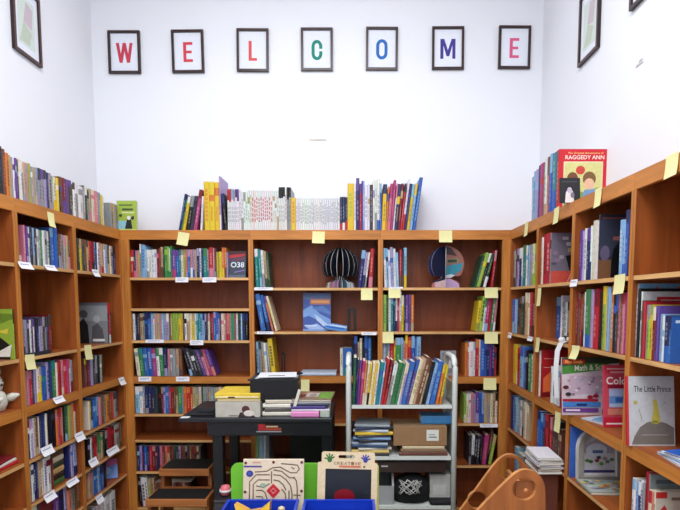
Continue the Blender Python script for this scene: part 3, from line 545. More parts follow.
rr_(1, 3, '@537 b/nv:2.2:24 b/lb:2:24 nv/b:1.6 r/dr:2.4:25 dr/r:1.4 r/pk:2.2:25 br/dk:2 dk/br:2 br/tn:2.4:21 =560', h=24, vis=.8)
rr_(0, 4, '@514 lb/b:2.6:24 gr/w:2.4 w/gr:2.2 dk/br:2 tn/cr:2 br/tn:2.2 =531', h=22, vis=.5)
rr_(3, 3, '@632 w/lb:3:20 lb/b:2:19 nv/w:2 w/dk:2.4:21 gr/b:2 r/dr:3.4:25.5:0:title gr/g:1.6:25::Fgrass cr/r:3:19.5 sa/r:2:19 cr/br:2:20::Fcream', h=20)
# ------------------------------------------------------------------ face-out and lying books
T3 = Matrix.Translation; RX = lambda a: Matrix.Rotation(R(a), 4, 'X'); RYm = lambda a: Matrix.Rotation(R(a), 4, 'Y'); RZ = lambda a: Matrix.Rotation(R(a), 4, 'Z')
def facing(x, y, z, w, t, lean=8., turn=0.):
    """matrix of a book whose right cover faces the room (-Y); x = left edge, y = front of the foot, z = base"""
    return T3((x, y, z+.0008)) @ RZ(turn) @ RX(-lean) @ T3((0, t, 0)) @ RZ(-90) @ T3((0, 0, 0)) @ T3((0, 0, 0))
# RZ(-90): local x(thickness)->-y, so the right cover ends up facing -Y at y=0
def face_book(label, px0, px1, ybase, ytop, Y, base, art, t=.02, lean=8., z=None, turn=0., X=None, noun='book'):
    a = onY(px0, ybase, Y); b = onY(px1, ytop, Y); z = a.z if z is None else z
    w = b.x-a.x; h = (onY(px0, ytop, Y).z-z)/max(.3, math.cos(R(lean)))
    lone_book(label, facing(a.x, Y, z, w, t, lean, turn), t, h, w, base, art, noun=noun)
def lying(label, c, w, l, t, base, rz=0., noun='book', tilt=0., pages=None, group=None):
    """a book lying flat, spine towards the room; c = centre of the foot print at its underside"""
    m = T3(c) @ RZ(rz) @ RYm(tilt) @ T3((-w/2, -l/2, 0)) @ Matrix(((0, 0, 1, 0), (0, 1, 0, 0), (-1, 0, 0, t), (0, 0, 0, 1)))
    lone_book(label, m, t, w, l, base, noun=noun, group=group)
face_book('dark slate book with white lettering leaning face-out, back left top shelf', 226.5, 245, 277.6, 250.5, D+.03, (52, 60, 78), a_o38, .016, 12, z=B1[0][0])
face_book('blue picture book with orange title, face-out on back middle second shelf', 303, 330.5, 331.6, 293, D+.05, (46, 78, 156), a_blue, .018, 9, z=B2[1][0])
def a_bw(a): a.rect(0, 0, 1, 1, (90, 140, 206)); a.rect(0, .55, 1, .8, (206, 220, 236)); a.rect(.05, .2, .9, .4, (50, 100, 180))
m_ = T3((onY(325, 331, D+.02).x, D+.012, B2[1][0]+.034)) @ RYm(8) @ RX(-52) @ T3((0, .012, 0)) @ RZ(-90)
lone_book('small pale blue booklet leaning in front of the blue face-out book', T3((onY(325, 331, D+.02).x, D+.008, B2[1][0]+.024)) @ RYm(9) @ RX(-62) @ T3((0, .008, 0)) @ RZ(-90), .008, .085, .155, (96, 150, 210), a_bw)
lying('thin white and blue book lying flat, back middle third shelf', (onY(319, 376, D+.1).x, D+.11, B2[2][0]+.001), .26, .19, .022, (190, 204, 222))
face_book('grey book standing face-out behind the cart handle', 440.5, 456.5, 376.6, 351, D+.04, (150, 150, 156), lambda a: (a.rect(.1, .1, .9, .92, (120, 118, 124)), a.rect(.2, .3, .7, .6, (190, 190, 196))), .014, 6, z=B3[2][0])
# lime green face-out book on the corner top, at left of the back wall
face_book('green book standing face-out on the left corner top', 116.8, 135.5, 229, 200.5, D+.02, (164, 186, 74), a_green, .02, 3, z=TOP)
# black small book in front of the red storybook
p0 = onX(560, 208, XR+.012)
face_book('small black book with pale figure leaning on the large red storybook', 559.5, 581, 214, 177.5, 2.585, (28, 28, 32), a_block, .012, 5, z=TOP)
for i, (px, w_, c, hq) in enumerate(((606.5, .012, (58, 66, 110), .375), (609.5, .014, (110, 120, 150), .345), (611, .012, (86, 96, 92), .31))):
    pass
# activity books on the third right bookcase, thick shelf
zt = RS[2][0]
face_book('large activity book with green header face-out on right third bookcase', 562.5, 622, 419, 358, 2.475, (196, 180, 190), a_math, .012, 6, z=zt)
face_book('pink-red colouring book face-out in front of the large activity book', 603.5, 634, 433, 366, 2.23, (196, 60, 80), a_color, .012, 5, z=zt)
face_book('large pale grey book with hill picture and red spine, right near bookcase', 628, 678.5, 446, 377.5, 1.935, (190, 34, 44), a_prince, .02, 6, z=zt)
lying('pale booklet lying flat under the large activity book', (1.22, 2.36, zt+.001), .2, .14, .006, (196, 204, 214), 20)
lying('thin blue booklet lying on the pale booklet, right third bookcase', (1.21, 2.33, zt+.0085), .13, .1, .005, (110, 150, 190), 35)
# blue and white paper stack, right near bookcase
for k, (c, n) in enumerate((((206, 212, 220), 'lowest white magazine in the pile before the pale grey book'), ((120, 160, 210), 'light blue magazine second from bottom, pile before pale grey book'), ((232, 236, 240), 'white magazine third from bottom, pile before pale grey book'), ((40, 96, 190), 'blue magazine topmost in the pile before pale grey book'))):
    lying(n, (1.225+.006*k, 1.72-.01*k, zt+.001+.0085*k), .21, .20, .0075, c, 84+7*k, 'magazine', group='magazines before the pale grey book')
for k in range(4):
    lying(['white magazine at bottom of the pile cut by right edge', 'navy magazine second in the pile cut by right edge', 'white magazine third in the pile cut by right edge', 'grey magazine on top of the pile cut by right edge'][k],
          (1.2, 1.545, zt+.001+.0095*k), .2, .12, .0085, [(220, 222, 226), (40, 50, 90), (232, 232, 236), (170, 176, 190)][k], 80, 'magazine', group='magazines at the right edge')
# red and white books lying on the left near bookcase
zl = LS[3][0]
for k, (n, c) in enumerate((('red book lying flat lowest on left near bookcase fourth shelf', (186, 40, 46)), ('white book lying flat between two red ones, left near bookcase', (226, 220, 214)), ('dark red book lying flat on top of white one, left near bookcase', (128, 30, 40)))):
    lying(n, (XL-.125, 2.345-.01*k, zl+.001+.0145*k), .19, .19, .0135, c, 90+4*k, group='books lying on the left near bookcase')
# white stack lying in the left middle bookcase, top shelf
zl = LS[0][0]
for k in range(4):
    lying(['lowest white book lying flat at left end, left middle bookcase top shelf', 'second white book up lying flat, left middle bookcase top shelf', 'third white book up lying flat, left middle bookcase top shelf', 'topmost grey-white book lying flat, left middle bookcase top shelf'][k],
          (XL-.135, 2.503+.012, zl+.001+.0115*k), .063, .2, .0105, [(232, 230, 226), (214, 212, 212), (236, 236, 232), (206, 206, 208)][k], 90, group='white books lying on the left middle bookcase')
# stack of flat dark boxes in the lower left middle bookcase
zl = LS[4][0]
yA, yB = s_of('L', XL, 56.5, zl+.1), s_of('L', XL, 68.5, zl+.1)
for k, (c, n) in enumerate((((70, 110, 60), 'green'), ((58, 44, 34), 'dark brown'), ((196, 160, 104), 'tan'), ((60, 66, 48), 'olive-black'), ((206, 196, 170), 'cream'), ((96, 70, 48), 'brown'))):
    lying('%s book lying flat, %s from bottom in the stack of left middle bookcase' % (n, ORD[k]), (XL-.12, (yA+yB)/2, zl+.001+.033*k), yB-yA-.004, .19, .032, c, 90, group='books stacked flat on left middle bookcase')
# blue and pink book leaning in the left corner bookcase
def a_pb(a): a.rect(0, 0, 1, 1, (80, 120, 190)); a.poly([(0, .5), (1, .7), (1, 1), (0, 1)], (176, 84, 130)); a.ell(.5, .4, .25, .2, (140, 176, 220))
lone_book('blue and pink book leaning back at an angle, left corner bookcase sixth shelf', T3((XL-.15, 3.36, LS[5][0]+.004)) @ RZ(28) @ RX(-32) @ T3((0, .01, 0)) @ RZ(-90), .01, .14, .15, (80, 110, 180), a_pb)
# gray-covered leaning red and white booklet in right second bookcase
def a_rw(a): a.rect(0, 0, 1, 1, (226, 222, 226)); a.poly([(0, 0), (1, .0), (1, .3), (0, .45)], (206, 70, 56)); a.poly([(.3, .5), (.55, .9), (.8, .5)], (120, 130, 190)); a.rect(.4, .3, .7, .5, (240, 240, 244))
lone_book('red and white booklet leaning on the grey patterned book', T3((XR+.045, 2.70, RS[0][0]+.001)) @ RZ(-8) @ RYm(24) @ RX(-6) @ T3((0, .006, 0)) @ RZ(-90), .006, .17, .12, (210, 200, 205), a_rw)
# arch-shaped board book
def add_label(o, l, c, g=None): return tag(o, l, c, g)
ra = empty('board_book', T3((0, 2.465, RS[3][0]+.002)) @ RX(-4)); tag(ra, 'arch-shaped grey board book with a town scene, right third bookcase', 'book')
cx0 = onY(577, 470, 2.465).x; cw = onY(621, 470, 2.465).x-cx0; ch = .265
def arch(x0, x1, z0, z1, n=14):
    cx, r = (x0+x1)/2, (x1-x0)/2
    return [(x0, z0), (x1, z0), (x1, z1-r)]+[(cx+r*math.cos(math.pi*k/n), z1-r+r*math.sin(math.pi*k/n)) for k in range(1, n)]+[(x0, z1-r)]
m = MB(); m.prism(arch(cx0, cx0+cw, 0, ch), [arch(cx0+.028, cx0+cw-.028, .02, ch-.028)], -.02, 0, (150, 146, 140), (206, 200, 190)); o = m.build('arch_border', M['cover']); o.parent = ra
m = MB(); m.prism(arch(cx0+.002, cx0+cw-.002, 0, ch-.002), [], .0005, .018, (196, 190, 196), (226, 220, 210))
A = Art(m, lambda u, v, o: (cx0+u, .0005-o, v), cw, ch)
A.poly([(.14, .08), (.86, .08), (.86, .55), (.7, .75), (.5, .86), (.3, .75), (.14, .55)], (206, 204, 210)); A.poly([(.14, .5), (.86, .5), (.8, .66), (.5, .8), (.2, .66)], (176, 168, 180)); A.ell(.45, .56, .24, .13, (214, 218, 228)); A.rect(.36, .5, .6, .56, (90, 110, 150))
for u, v, c in ((.24, .36, (80, 120, 60)), (.32, .34, (60, 100, 60)), (.46, .36, (150, 60, 50)), (.56, .3, (90, 150, 70)), (.7, .34, (110, 120, 90)), (.8, .38, (90, 120, 90)), (.5, .42, (70, 70, 80)), (.64, .4, (150, 140, 130))): A.ell(u, v, .055, .035, c, 8)
A.rect(.14, .13, .86, .18, (66, 56, 110)); A.rect(.14, .08, .86, .12, (226, 222, 224)); o = m.build('picture_board', M['cover']); o.parent = ra
lone_book('blue book standing behind the arch-shaped board book', facing(cx0-.022, 2.497, RS[3][0], .2, .013, 0), .013, .262, .2, (52, 96, 180))
def a_puz(a):
    rr = random.Random(9); a.rect(0, 0, 1, 1, (170, 176, 170))
    for _ in range(40): u, v = rr.uniform(.05, .9), rr.uniform(.05, .9); a.ell(u, v, .06, .06, rr.choice([(120, 160, 190), (226, 196, 60), (90, 140, 90), (200, 200, 196), (190, 120, 80), (150, 130, 160)]), 8)
def flat_art(label, c, w, l, t, base, art, rz, noun='book'):
    m = T3(c) @ RZ(rz) @ T3((-w/2, -l/2, 0)) @ RX(-90) @ T3((0, t, 0)) @ RZ(-90) @ T3((0, 0, 0))
    m = T3(c) @ RZ(rz) @ T3((-w/2, -l/2, 0)) @ Matrix(((0, 1, 0, 0), (0, 0, 1, 0), (1, 0, 0, 0), (0, 0, 0, 1)))
    lone_book(label, m, t, l, w, base, art, noun=noun)
flat_art('colourful picture puzzle lying flat before the arch-shaped board book', (1.22, 2.34, RS[3][0]+.001), .23, .17, .014, (150, 160, 150), a_puz, -4)
# white magazine pile on the low books, right second bookcase
sx0, sy0, sy1 = .968, 2.565, 2.775
m = MB(); m.bbox((sx0-.005, sy0, .37), (1.094, sy1, .40), (70, 44, 32), .004)
for x in (sx0, 1.064):
    for y in (sy0+.005, sy1-.03): m.box((x, y, .001), (x+.025, y+.025, .37), (60, 38, 28))
o = m.build('stool', M['wood']); tag(o, 'low dark wooden stool carrying upright books before right second bookcase', 'stool')
row('low stool at right', 'R', sx0, .4005, '@529 tn/br:3:31 br/tn:3:30.5 dk/gr:3:31 gr/w:2.4:30.5 br/tn:3:31 tn/cr:2.6:30.5 =547.5', h=31, dep=.001, dmax=.122, smin=-sy1, smax=-sy0, maxh=.4)
zm = .4005+.313
for k in range(7):
    n, c = [('white', (228, 228, 230)), ('brown', (140, 96, 64)), ('grey', (176, 176, 182)), ('pale lavender', (196, 190, 214)), ('white', (236, 234, 232)), ('grey', (160, 160, 168)), ('white', (232, 230, 236))][k]
    lying('%s magazine, %s from bottom in the untidy pile at right' % (n, ORD[k]), (1.030+.003*(k % 3), 2.668+.006*(k % 2), zm+.0125*k), .21, .125, .0115, c, 90+[1, -2, 3, -2, 3, 2, -3][k], 'magazine', group='magazines piled on upright books at right')
# ------------------------------------------------------------------ things on the shelves
def head_book(label, px, z, r, dep, pages, h=.285):
    x = onY(px, 280, D+dep).x
    e = empty('fanned_book', T3((x, D+dep, z+.001))); tag(e, label, 'book')
    q = r
    cz = h-r
    prof = [(.0015, 0), (q*.78, 0), (q*.76, .03), (q*.62, .05), (q*.3, .066), (q*.27, .085)]
    a0 = -math.asin(max(-1, min(1, (.085-cz)/r))); a0 = -min(a0, 1.2)
    prof += [(r*math.cos(t), cz+r*math.sin(t)) for t in [a0+(math.pi/2-a0)*k/16 for k in range(17)]]
    prof[-1] = (.0015, cz+r)
    for ang, base, arts in pages:
        m = MB(); m.prism(prof, [], -.0012, .0012, base, (216, 214, 214))
        for sgn in (-1, 1):
            A = Art(m, (lambda u, v, o, sgn=sgn: (u, sgn*(.0012+o), v)), r, h)
            for pts, c in arts: A.poly(pts if sgn < 0 else pts[::-1], c)
        o = m.build('page', M['cover']); o.parent = e; o.rotation_euler = (0, 0, R(ang))
    return e
BK = (22, 22, 28)
pg = []
cols = [(214, 206, 196), (226, 214, 222), (206, 222, 226), (60, 120, 140), (186, 206, 190), (150, 90, 160), (206, 160, 200), (190, 130, 140)]
for i in range(10):
    ang = -4-i*(172/9)
    face = [([(.02, .30), (.42, .36), (.5, .52), (.3, .66), (.02, .66)], [(150, 96, 78), (40, 34, 40), (176, 124, 104), (30, 28, 36)][i % 4])] if i in (3, 4, 5, 6) else []
    sh = [([(.02, .005), (.76, .005), (.72, .12), (.3, .21), (.02, .21)], cols[i % 8])]
    if i in (8, 9): face = [([(.3, .3), (.75, .38), (.9, .62), (.6, .66), (.3, .5)], [(170, 70, 74), (206, 170, 160)][i % 2])]
    if i in (0, 1): face = [([(.4, .3), (.8, .45), (.85, .6), (.5, .5)], (176, 186, 200))]
    pg.append((ang, BK if i % 3 else (30, 34, 48), sh+face))
head_book('black head-shaped book fanned open like a globe, back middle top shelf', 340.5, B2[0][0], .137, .142, pg, .295)
head_book('head-shaped book opened flat showing a masked face, back right top shelf', 445.5, B3[0][0], .132, .10, [
    (-176, (26, 36, 84), [([(.02, .005), (.76, .005), (.74, .1), (.3, .2), (.02, .28)], (206, 120, 116)), ([(.02, .3), (.3, .34), (.35, .5), (.02, .55)], (120, 70, 84)), ([(.3, .6), (.85, .55), (.8, .75), (.3, .9), (.1, .85)], (16, 22, 48))]),
    (-150, (20, 26, 60), [([(.02, .005), (.76, .005), (.74, .12), (.02, .2)], (226, 196, 200))]),
    (-100, (226, 222, 220), []),
    (-6, (156, 96, 84), [([(.02, .005), (.76, .005), (.72, .1), (.3, .21), (.02, .21)], (190, 160, 204)), ([(.02, .3), (.5, .32), (.84, .42), (.93, .6), (.02, .53)], (34, 136, 160)), ([(.06, .59), (.7, .6), (.7, .7), (.06, .69)], (120, 140, 90)), ([(.1, .605), (.6, .61), (.6, .68), (.1, .675)], (50, 50, 40)), ([(.02, .8), (.6, .76), (.3, .95), (.02, .99)], (60, 36, 34)), ([(.02, .24), (.3, .24), (.5, .3), (.3, .33), (.02, .3)], (206, 220, 226))])], .302)
def bookend(label, px0, px1, y0, y1, z, Y):
    a = onY(px0, y1, Y).x; b = onY(px1, y1, Y).x; h = onY(px0, y0, Y).z-z
    m = MB(); w = (b-a)*.36
    m.prism([(a, 0), (a+w, 0), (a+w, h-.02), (b-w, h-.02), (b-w, 0), (b, 0), (b, h-.012), (b-.01, h), (a+.01, h), (a, h-.012)], [], 0, .008, (20, 9, 8)); m.box((a, .0085, 0), (b, .11, .002), (20, 9, 8))
    o = m.build('bookend', M['metal'], mw=T3((0, Y, z+.0006))); tag(o, label, 'bookend')
bookend('dark metal bookend standing alone beside the blue face-out book', 347.5, 356.5, 308, 331.6, B2[1][0], D+.03)
bookend('dark metal bookend beside the yellow and black book', 281.5, 285.5, 352, 376.3, B2[2][0], D+.05)
# black gadget and toy on shelves
m = MB(); m.bbox((-.05, -.035, 0), (.05, .035, .035), (30, 30, 34), .008); m.bbox((-.02, -.03, .0352), (.045, .03, .055), (40, 40, 46), .006); m.lathe([(.013, 0), (.018, .008), (.018, .02), (.01, .028)], (226, 226, 226), 14, T3((-.034, -.045, .0)))
m.bbox((.0, -.05, .012), (.03, -.036, .03), (220, 220, 222), .003)
o = m.build('toy_vehicle', M['plastic'], mw=T3((XR+.07, 2.655, RS[1][0]+.001)) @ RZ(-70)); tag(o, 'small black and white toy before pale books, right second bookcase', 'toy')
e = empty('stuffed_toy', T3((XL-.10, 2.375, LS[2][0]+.001))); tag(e, 'white stuffed toy sitting at left picture edge on thick shelf', 'toy')
m = MB(); m.lathe([(.01, 0), (.055, .004), (.066, .04), (.055, .085), (.03, .108)], (222, 220, 206), 18); m.lathe([(.012, .09), (.045, .105), (.052, .14), (.035, .175), (.008, .185)], (228, 226, 214), 18)
for a in (-1, 1): m.lathe([(.004, 0), (.017, .004), (.02, .03), (.006, .055)], (206, 204, 190), 10, T3((0, a*.03, .165)) @ RX(-a*25)); m.lathe([(.004, 0), (.02, .006), (.02, .04), (.006, .07)], (222, 220, 206), 10, T3((.03, a*.055, .05)) @ RYm(70))
o = m.build('body', M['cloth'], smooth=True); o.parent = e
m = MB()
for a in (-1, 1): m.lathe([(.002, 0), (.006, .001), (.004, .005)], (30, 30, 30), 10, T3((.044, a*.016, .145)) @ RYm(90))
m.lathe([(.002, 0), (.008, .001), (.004, .006)], (60, 50, 46), 10, T3((.05, 0, .13)) @ RYm(90)); o = m.build('face', M['plastic']); o.parent = e
m = MB(); m.bbox((-.075, -.06, 0), (.075, .06, .012), (86, 92, 84), .004); m.bbox((-.06, -.05, .0122), (.06, .05, .02), (120, 124, 116), .004)
# tray under the row of cases in the left middle bookcase
m = MB(); y0, y1 = s_of('L', XL, 21, LS[1][0]), s_of('L', XL, 52, LS[1][0])
m.box((XL-.17, y0, LS[1][0]+.0002), (XL-.004, y1, LS[1][0]+.0006), (36, 36, 44)); m.box((XL-.012, y0, LS[1][0]+.0006), (XL-.004, y1, LS[1][0]+.02), (44, 46, 56)); m.box((XL-.042, y0-.006, LS[1][0]+.0004), (XL-.004, y0-.001, LS[1][0]+.165), (44, 40, 48))
o = m.build('rack', M['plastic']); tag(o, 'dark low rack holding slim cases, left middle bookcase second shelf', 'rack')
# ------------------------------------------------------------------ sticky notes and shelf labels
def note(label, plane, px0, py0, px1, py1, off=.0015, rot=0., col=(236, 230, 168), name='sticky_note', cat='note', curl=.012, grp='yellow sticky notes on shelf edges', w=None, out=0.):
    if plane == 'B':
        a = onY(px0, py0, D); b = onY(px1, py1, D); wd = b.x-a.x; hh = onY(px0, py0, D).z-onY(px0, py1, D).z; mw = T3(((a.x+b.x)/2, D-off, a.z)) @ RYm(rot)
    else:
        X = XL if plane == 'L' else XR
        a = onX(px0, py0, X); b = onX(px1, py0, X); mid = onX((px0+px1)/2, py0, X); wd = abs(b.y-a.y); hh = onX((px0+px1)/2, py0, X).z-onX((px0+px1)/2, py1, X).z
        mw = T3((X+off if plane == 'L' else X-off, mid.y, mid.z)) @ RZ(90 if plane == 'L' else -90) @ RX(-out) @ RYm(rot)
    wd = w or wd
    m = MB(); n = 6; vs = []; fs = []
    for k in range(n+1):
        q = k/n; y = -curl*q*q
        vs += [(-wd/2, y, -hh*q), (wd/2, y, -hh*q), (wd/2, y-.0006, -hh*q), (-wd/2, y-.0006, -hh*q)]
    for k in range(n):
        for i in range(4): j = (i+1) % 4; fs.append((4*k+i, 4*k+j, 4*k+4+j, 4*k+4+i))
    fs += [(3, 2, 1, 0), (4*n, 4*n+1, 4*n+2, 4*n+3)]
    m.add(vs, fs, col)
    if name == 'shelf_label':
        for k in range(2): m.box((-wd*.38, -curl*.16-.0012, -hh*(.4+.3*k)), (wd*(.3-.2*k), -curl*.16-.0007, -hh*(.3+.3*k)), (140, 150, 190))
    o = m.build(name, M['paper'], mw=mw); tag(o, label, cat, grp)
NB = [(178.5, 232.5, 190, 245.5, 9, 'tilted yellow sticky note on top rail below leaning books'), (312.5, 231.5, 325, 243.5, 2, 'yellow sticky note on top rail of back middle bookcase'), (439, 230.5, 452, 242.5, 0, 'yellow sticky note on top rail of back right bookcase'),
      (361, 288.5, 372.5, 300, 0, 'yellow sticky note on the shelf below the globe-like fanned book'), (388.5, 287.5, 400.5, 298, 0, 'yellow sticky note at left end of back right top shelf'), (484.5, 287.5, 497.5, 298, 0, 'yellow sticky note at right end of back right top shelf'),
      (382.5, 332, 393.5, 343, 0, 'yellow sticky note at left end of back right second shelf'), (484.5, 332, 497.5, 343.5, 0, 'yellow sticky note at right end of back right second shelf'), (483.5, 378, 496, 389.5, 1, 'yellow sticky note on thick shelf of back right bookcase'),
      (297.5, 379.5, 309.5, 391.5, 0, 'yellow sticky note on thick shelf of back middle bookcase')]
for a, b, c, d, r, l in NB: note(l, 'B', a, b, c, d, rot=r)
NL = [(47, 212.5, 53.5, 227, 'yellow sticky note hanging from top rail of left middle bookcase'), (24.5, 354.5, 34, 369.5, 'yellow sticky note below the dark rack on left middle bookcase'), (84, 345, 91, 359.5, 'yellow sticky note below grey photo book on left corner bookcase')]
for a, b, c, d, l in NL: note(l, 'L', a, b, c, d, rot=3)
NR = [(666.5, 154, 679, 177, 'large yellow sticky note on top rail of right near bookcase'), (595.5, 188, 602, 207, 'yellow sticky note hanging below the red storybook on top rail'), (554.5, 207.5, 559.5, 223.5, 'yellow sticky note on top rail of right second bookcase'), (525.3, 222, 528.6, 236, 'narrow yellow sticky note on top rail of right corner bookcase'),
      (615, 274.5, 625.5, 294, 'yellow sticky note below light blue books of right third bookcase'), (538, 288, 541.5, 306, 'yellow sticky note on post edge between right corner and second bookcase'), (536.5, 337.5, 540, 352, 'yellow sticky note below empty shelf of right second bookcase'), (572.5, 345.5, 580, 359, 'curled pale note under second shelf of right third bookcase'),
      (555.5, 412, 561, 432, 'yellow sticky note hanging beside the large activity book')]
for a, b, c, d, l in NR: note(l, 'R', a, b, c, d, rot=-3, curl=.02 if 'curled' in l else .008)
LBW = (244, 244, 250); LG = 'white shelf labels'
for a, b, c, d, l in [(175.5, 277.3, 188.5, 282.3, 'left white label on top shelf of back left bookcase'), (202.5, 277.3, 216.5, 282.3, 'right white label on top shelf of back left bookcase'), (145.5, 339.5, 164, 342.8, 'long white label on third shelf of back left bookcase'), (190, 340.2, 203.5, 345, 'short white label on third shelf of back left bookcase'),
                   (138.5, 376.6, 151.5, 381.4, 'left white label on thick shelf of back left bookcase'), (176, 376.6, 189.5, 381.4, 'right white label on thick shelf of back left bookcase'), (480, 423.8, 497.5, 427.2, 'white label strip below pastel books on back right bookcase'), (254.5, 287.3, 273, 290.2, 'white label strip at left end of back middle top shelf'),
                   (257, 331.5, 273.5, 334, 'white strip at left end of back middle second shelf'), (361.5, 332, 376.5, 335, 'white strip at right end of back middle second shelf'), (390, 286.9, 403, 288.6, 'thin white strip above sticky note, back right top shelf')]:
    note(l, 'B', a, b, c, d, off=.0019 if 'thin' in l else .0012, col=LBW, name='shelf_label', cat='label', curl=.002, grp=LG)
for a, b, c, d, l in [(17.5, 262, 30.5, 269.5, 'white label below lying white books, left middle bookcase'), (44, 265, 54.5, 271, 'white label right of centre on left middle top shelf'), (91.5, 269.5, 97.5, 277, 'white label on left corner bookcase top shelf'), (118, 377.5, 123.5, 385, 'white label at right end of left corner thick shelf'), (52.5, 396.5, 62.5, 403, 'white label on left middle bookcase thick shelf'),
                   (40, 446, 51.5, 455, 'left white label on fourth shelf of left middle bookcase'), (74, 432.5, 82.5, 441, 'right white label on fourth shelf of left middle bookcase'), (88, 458.5, 96, 466, 'white label at left end of left corner fourth shelf'), (106, 447.5, 117, 454, 'white label strip on left corner fourth shelf'), (65.5, 479, 76.5, 485, 'right white label on fifth shelf of left middle bookcase'), (43, 492.5, 54, 500.5, 'left white label on fifth shelf of left middle bookcase'), (95, 495, 101.5, 503, 'white label on sixth shelf of left corner bookcase')]:
    note(l, 'L', a, b, c, d, off=.0012, col=LBW, name='shelf_label', cat='label', curl=.014, grp=LG, out=8)
for a, b, c, d, l in [(571, 279.5, 578, 286.5, 'white label at left end of right third top shelf'), (508.5, 332.5, 512, 338, 'tiny white label at left end of right corner second shelf'), (528, 336.5, 533, 341, 'white label at right end of right corner second shelf')]:
    note(l, 'R', a, b, c, d, off=.0012, col=LBW, name='shelf_label', cat='label', curl=.006, grp=LG)
# white curled paper strip hanging in front of the right cases
m = MB(); p0 = onX(564.5, 341, XR-.02); p1 = onX(556.5, 398, XR-.03)
pts = [onX(x, y, XR-dx) for x, y, dx in ((566, 341, .002), (561, 343, .012), (557.5, 351, .02), (556.2, 365, .022), (556, 380, .02), (557, 398, .014))]
vs = []; fs = []
for k, p in enumerate(pts): vs += [tuple(p+Vector((.006, -.016, 0))), tuple(p+Vector((-.006, .016, 0))), tuple(p+Vector((-.007, .016, .0004))), tuple(p+Vector((.005, -.016, .0004)))]
for k in range(len(pts)-1):
    for i in range(4): j = (i+1) % 4; fs.append((4*k+i, 4*k+j, 4*k+4+j, 4*k+4+i))
fs += [(3, 2, 1, 0), tuple(range(4*len(pts)-4, 4*len(pts)))]
m.add(vs, fs, (238, 238, 240)); o = m.build('paper_strip', M['paper']); tag(o, 'white curled paper strip hanging from second shelf of right second bookcase', 'paper strip')
# ------------------------------------------------------------------ framed letters
def frame_on(mw, w, h, label, letter=None, lcol=None, picture=None, name='letter_frame', fcol=(58, 38, 38)):
    e = empty(name, mw); tag(e, label, 'picture frame', 'framed letters on the back wall' if letter else 'framed pictures on the side walls')
    m = MB(); b = .017
    out = [(-w/2, -h/2), (w/2, -h/2), (w/2, h/2), (-w/2, h/2)]; inn = [(-w/2+b, -h/2+b), (w/2-b, -h/2+b), (w/2-b, h/2-b), (-w/2+b, h/2-b)]
    m.prism(out, [inn], -.02, 0, fcol, (44, 28, 28)); o = m.build('frame', M['plastic']); o.parent = e
    m = MB(); m.box((-w/2+b*.6, -.008, -h/2+b*.6), (w/2-b*.6, -.003, h/2-b*.6), (236, 240, 250)); o = m.build('mat_board', M['paper']); o.parent = e
    m = MB(); A = Art(m, lambda u, v, o: (u-w/2, -.008-o, v-h/2), w, h)
    if letter:
        lh = .142/h; c0, c1 = .49-lh/2, .49+lh/2; sw = .023
        wd = {'W': .125, 'E': .07, 'L': .062, 'C': .08, 'O': .085, 'M': .112}[letter]/w; l, r = .5-wd/2, .5+wd/2; q = sw/w; qv = .02/h
        if letter in 'EL':
            A.rect(l, c0, l+q, c1, lcol); A.rect(l+q, c0, r, c0+qv, lcol)
            if letter == 'E': A.rect(l+q, c1-qv, r, c1, lcol); A.rect(l+q, .49-qv*.45, r-q*.3, .49+qv*.5, lcol)
        elif letter == 'M': A.rect(l, c0, l+q, c1, lcol); A.rect(r-q, c0, r, c1, lcol); A.poly([(l+q*.4, c1), (.5-q*.45, c0+.06), (.5+q*.45, c0+.06), (r-q*.4, c1), (r-q*1.25, c1), (.5, c0+.2), (l+q*1.25, c1)], lcol)
        elif letter == 'W':
            for x0, x1 in ((l+q*.5, l+wd*.28), (.5, l+wd*.28), (.5, r-wd*.28), (r-q*.5, r-wd*.28)): A.poly([(x0-q*.5, c1), (x1-q*.5, c0), (x1+q*.5, c0), (x0+q*.5, c1)], lcol)
        else:
            P2 = []; rx, rz = wd/2-q/2, .026/h
            def bow(t0, t1, cz, n=8): return [(.5+rx*math.cos(R(t0+(t1-t0)*k/n)), cz+(rz+.008/h)*math.sin(R(t0+(t1-t0)*k/n))) for k in range(n+1)]
            up, dn = c1-.034/h-qv/2, c0+.034/h+qv/2
            P2 = bow(0, 180, up)+bow(180, 360, dn)
            if letter == 'O': P2.append(P2[0])
            else: P2 = [(.5+rx, up-.018/h)]+P2+[(.5+rx, dn+.018/h)]
            A.line(P2, sw, lcol)
        nm = 'letter'
    else:
        A.rect(.2, .16, .8, .84, (214, 226, 218)); A.poly([(.25, .2), (.6, .2), (.7, .4), (.4, .5)], (196, 206, 190)); A.poly([(.4, .5), (.7, .45), (.75, .75), (.5, .8)], (206, 190, 200)); nm = 'picture'
    o = m.build(nm, M['paper']); o.parent = e
LT = [('W', 125, 53, (206, 66, 88)), ('E', 188.3, 52.2, (216, 70, 84)), ('L', 253, 51, (226, 90, 96)), ('C', 317, 50.2, (30, 140, 120)), ('O', 381.8, 49.5, (46, 110, 190)), ('M', 447.7, 49, (70, 62, 150)), ('E', 514, 48.2, (226, 96, 140))]
for i, (c, px, py, col) in enumerate(LT):
    p = onY(px, py, WALLY-.001)
    frame_on(T3((p.x, WALLY-.001, p.z)) @ RYm([0, -.6, .4, 0, .3, -.3, .4][i]), .236, .305, ['framed red capital W, leftmost letter on the back wall', 'framed red capital E between the W and the L', 'framed coral red capital L between E and C', 'framed green capital C in middle of the letter row', 'framed blue capital O right of the green C', 'framed indigo capital M right of the blue O', 'framed pink capital E, rightmost letter on the back wall'][i], c, col)
zf = EYE+1.445+.2
frame_on(T3((WXL+.001, 3.07, zf)) @ RZ(90), .25, .40, 'dark framed picture high on the left wall', name='picture_frame', fcol=(84, 52, 52))
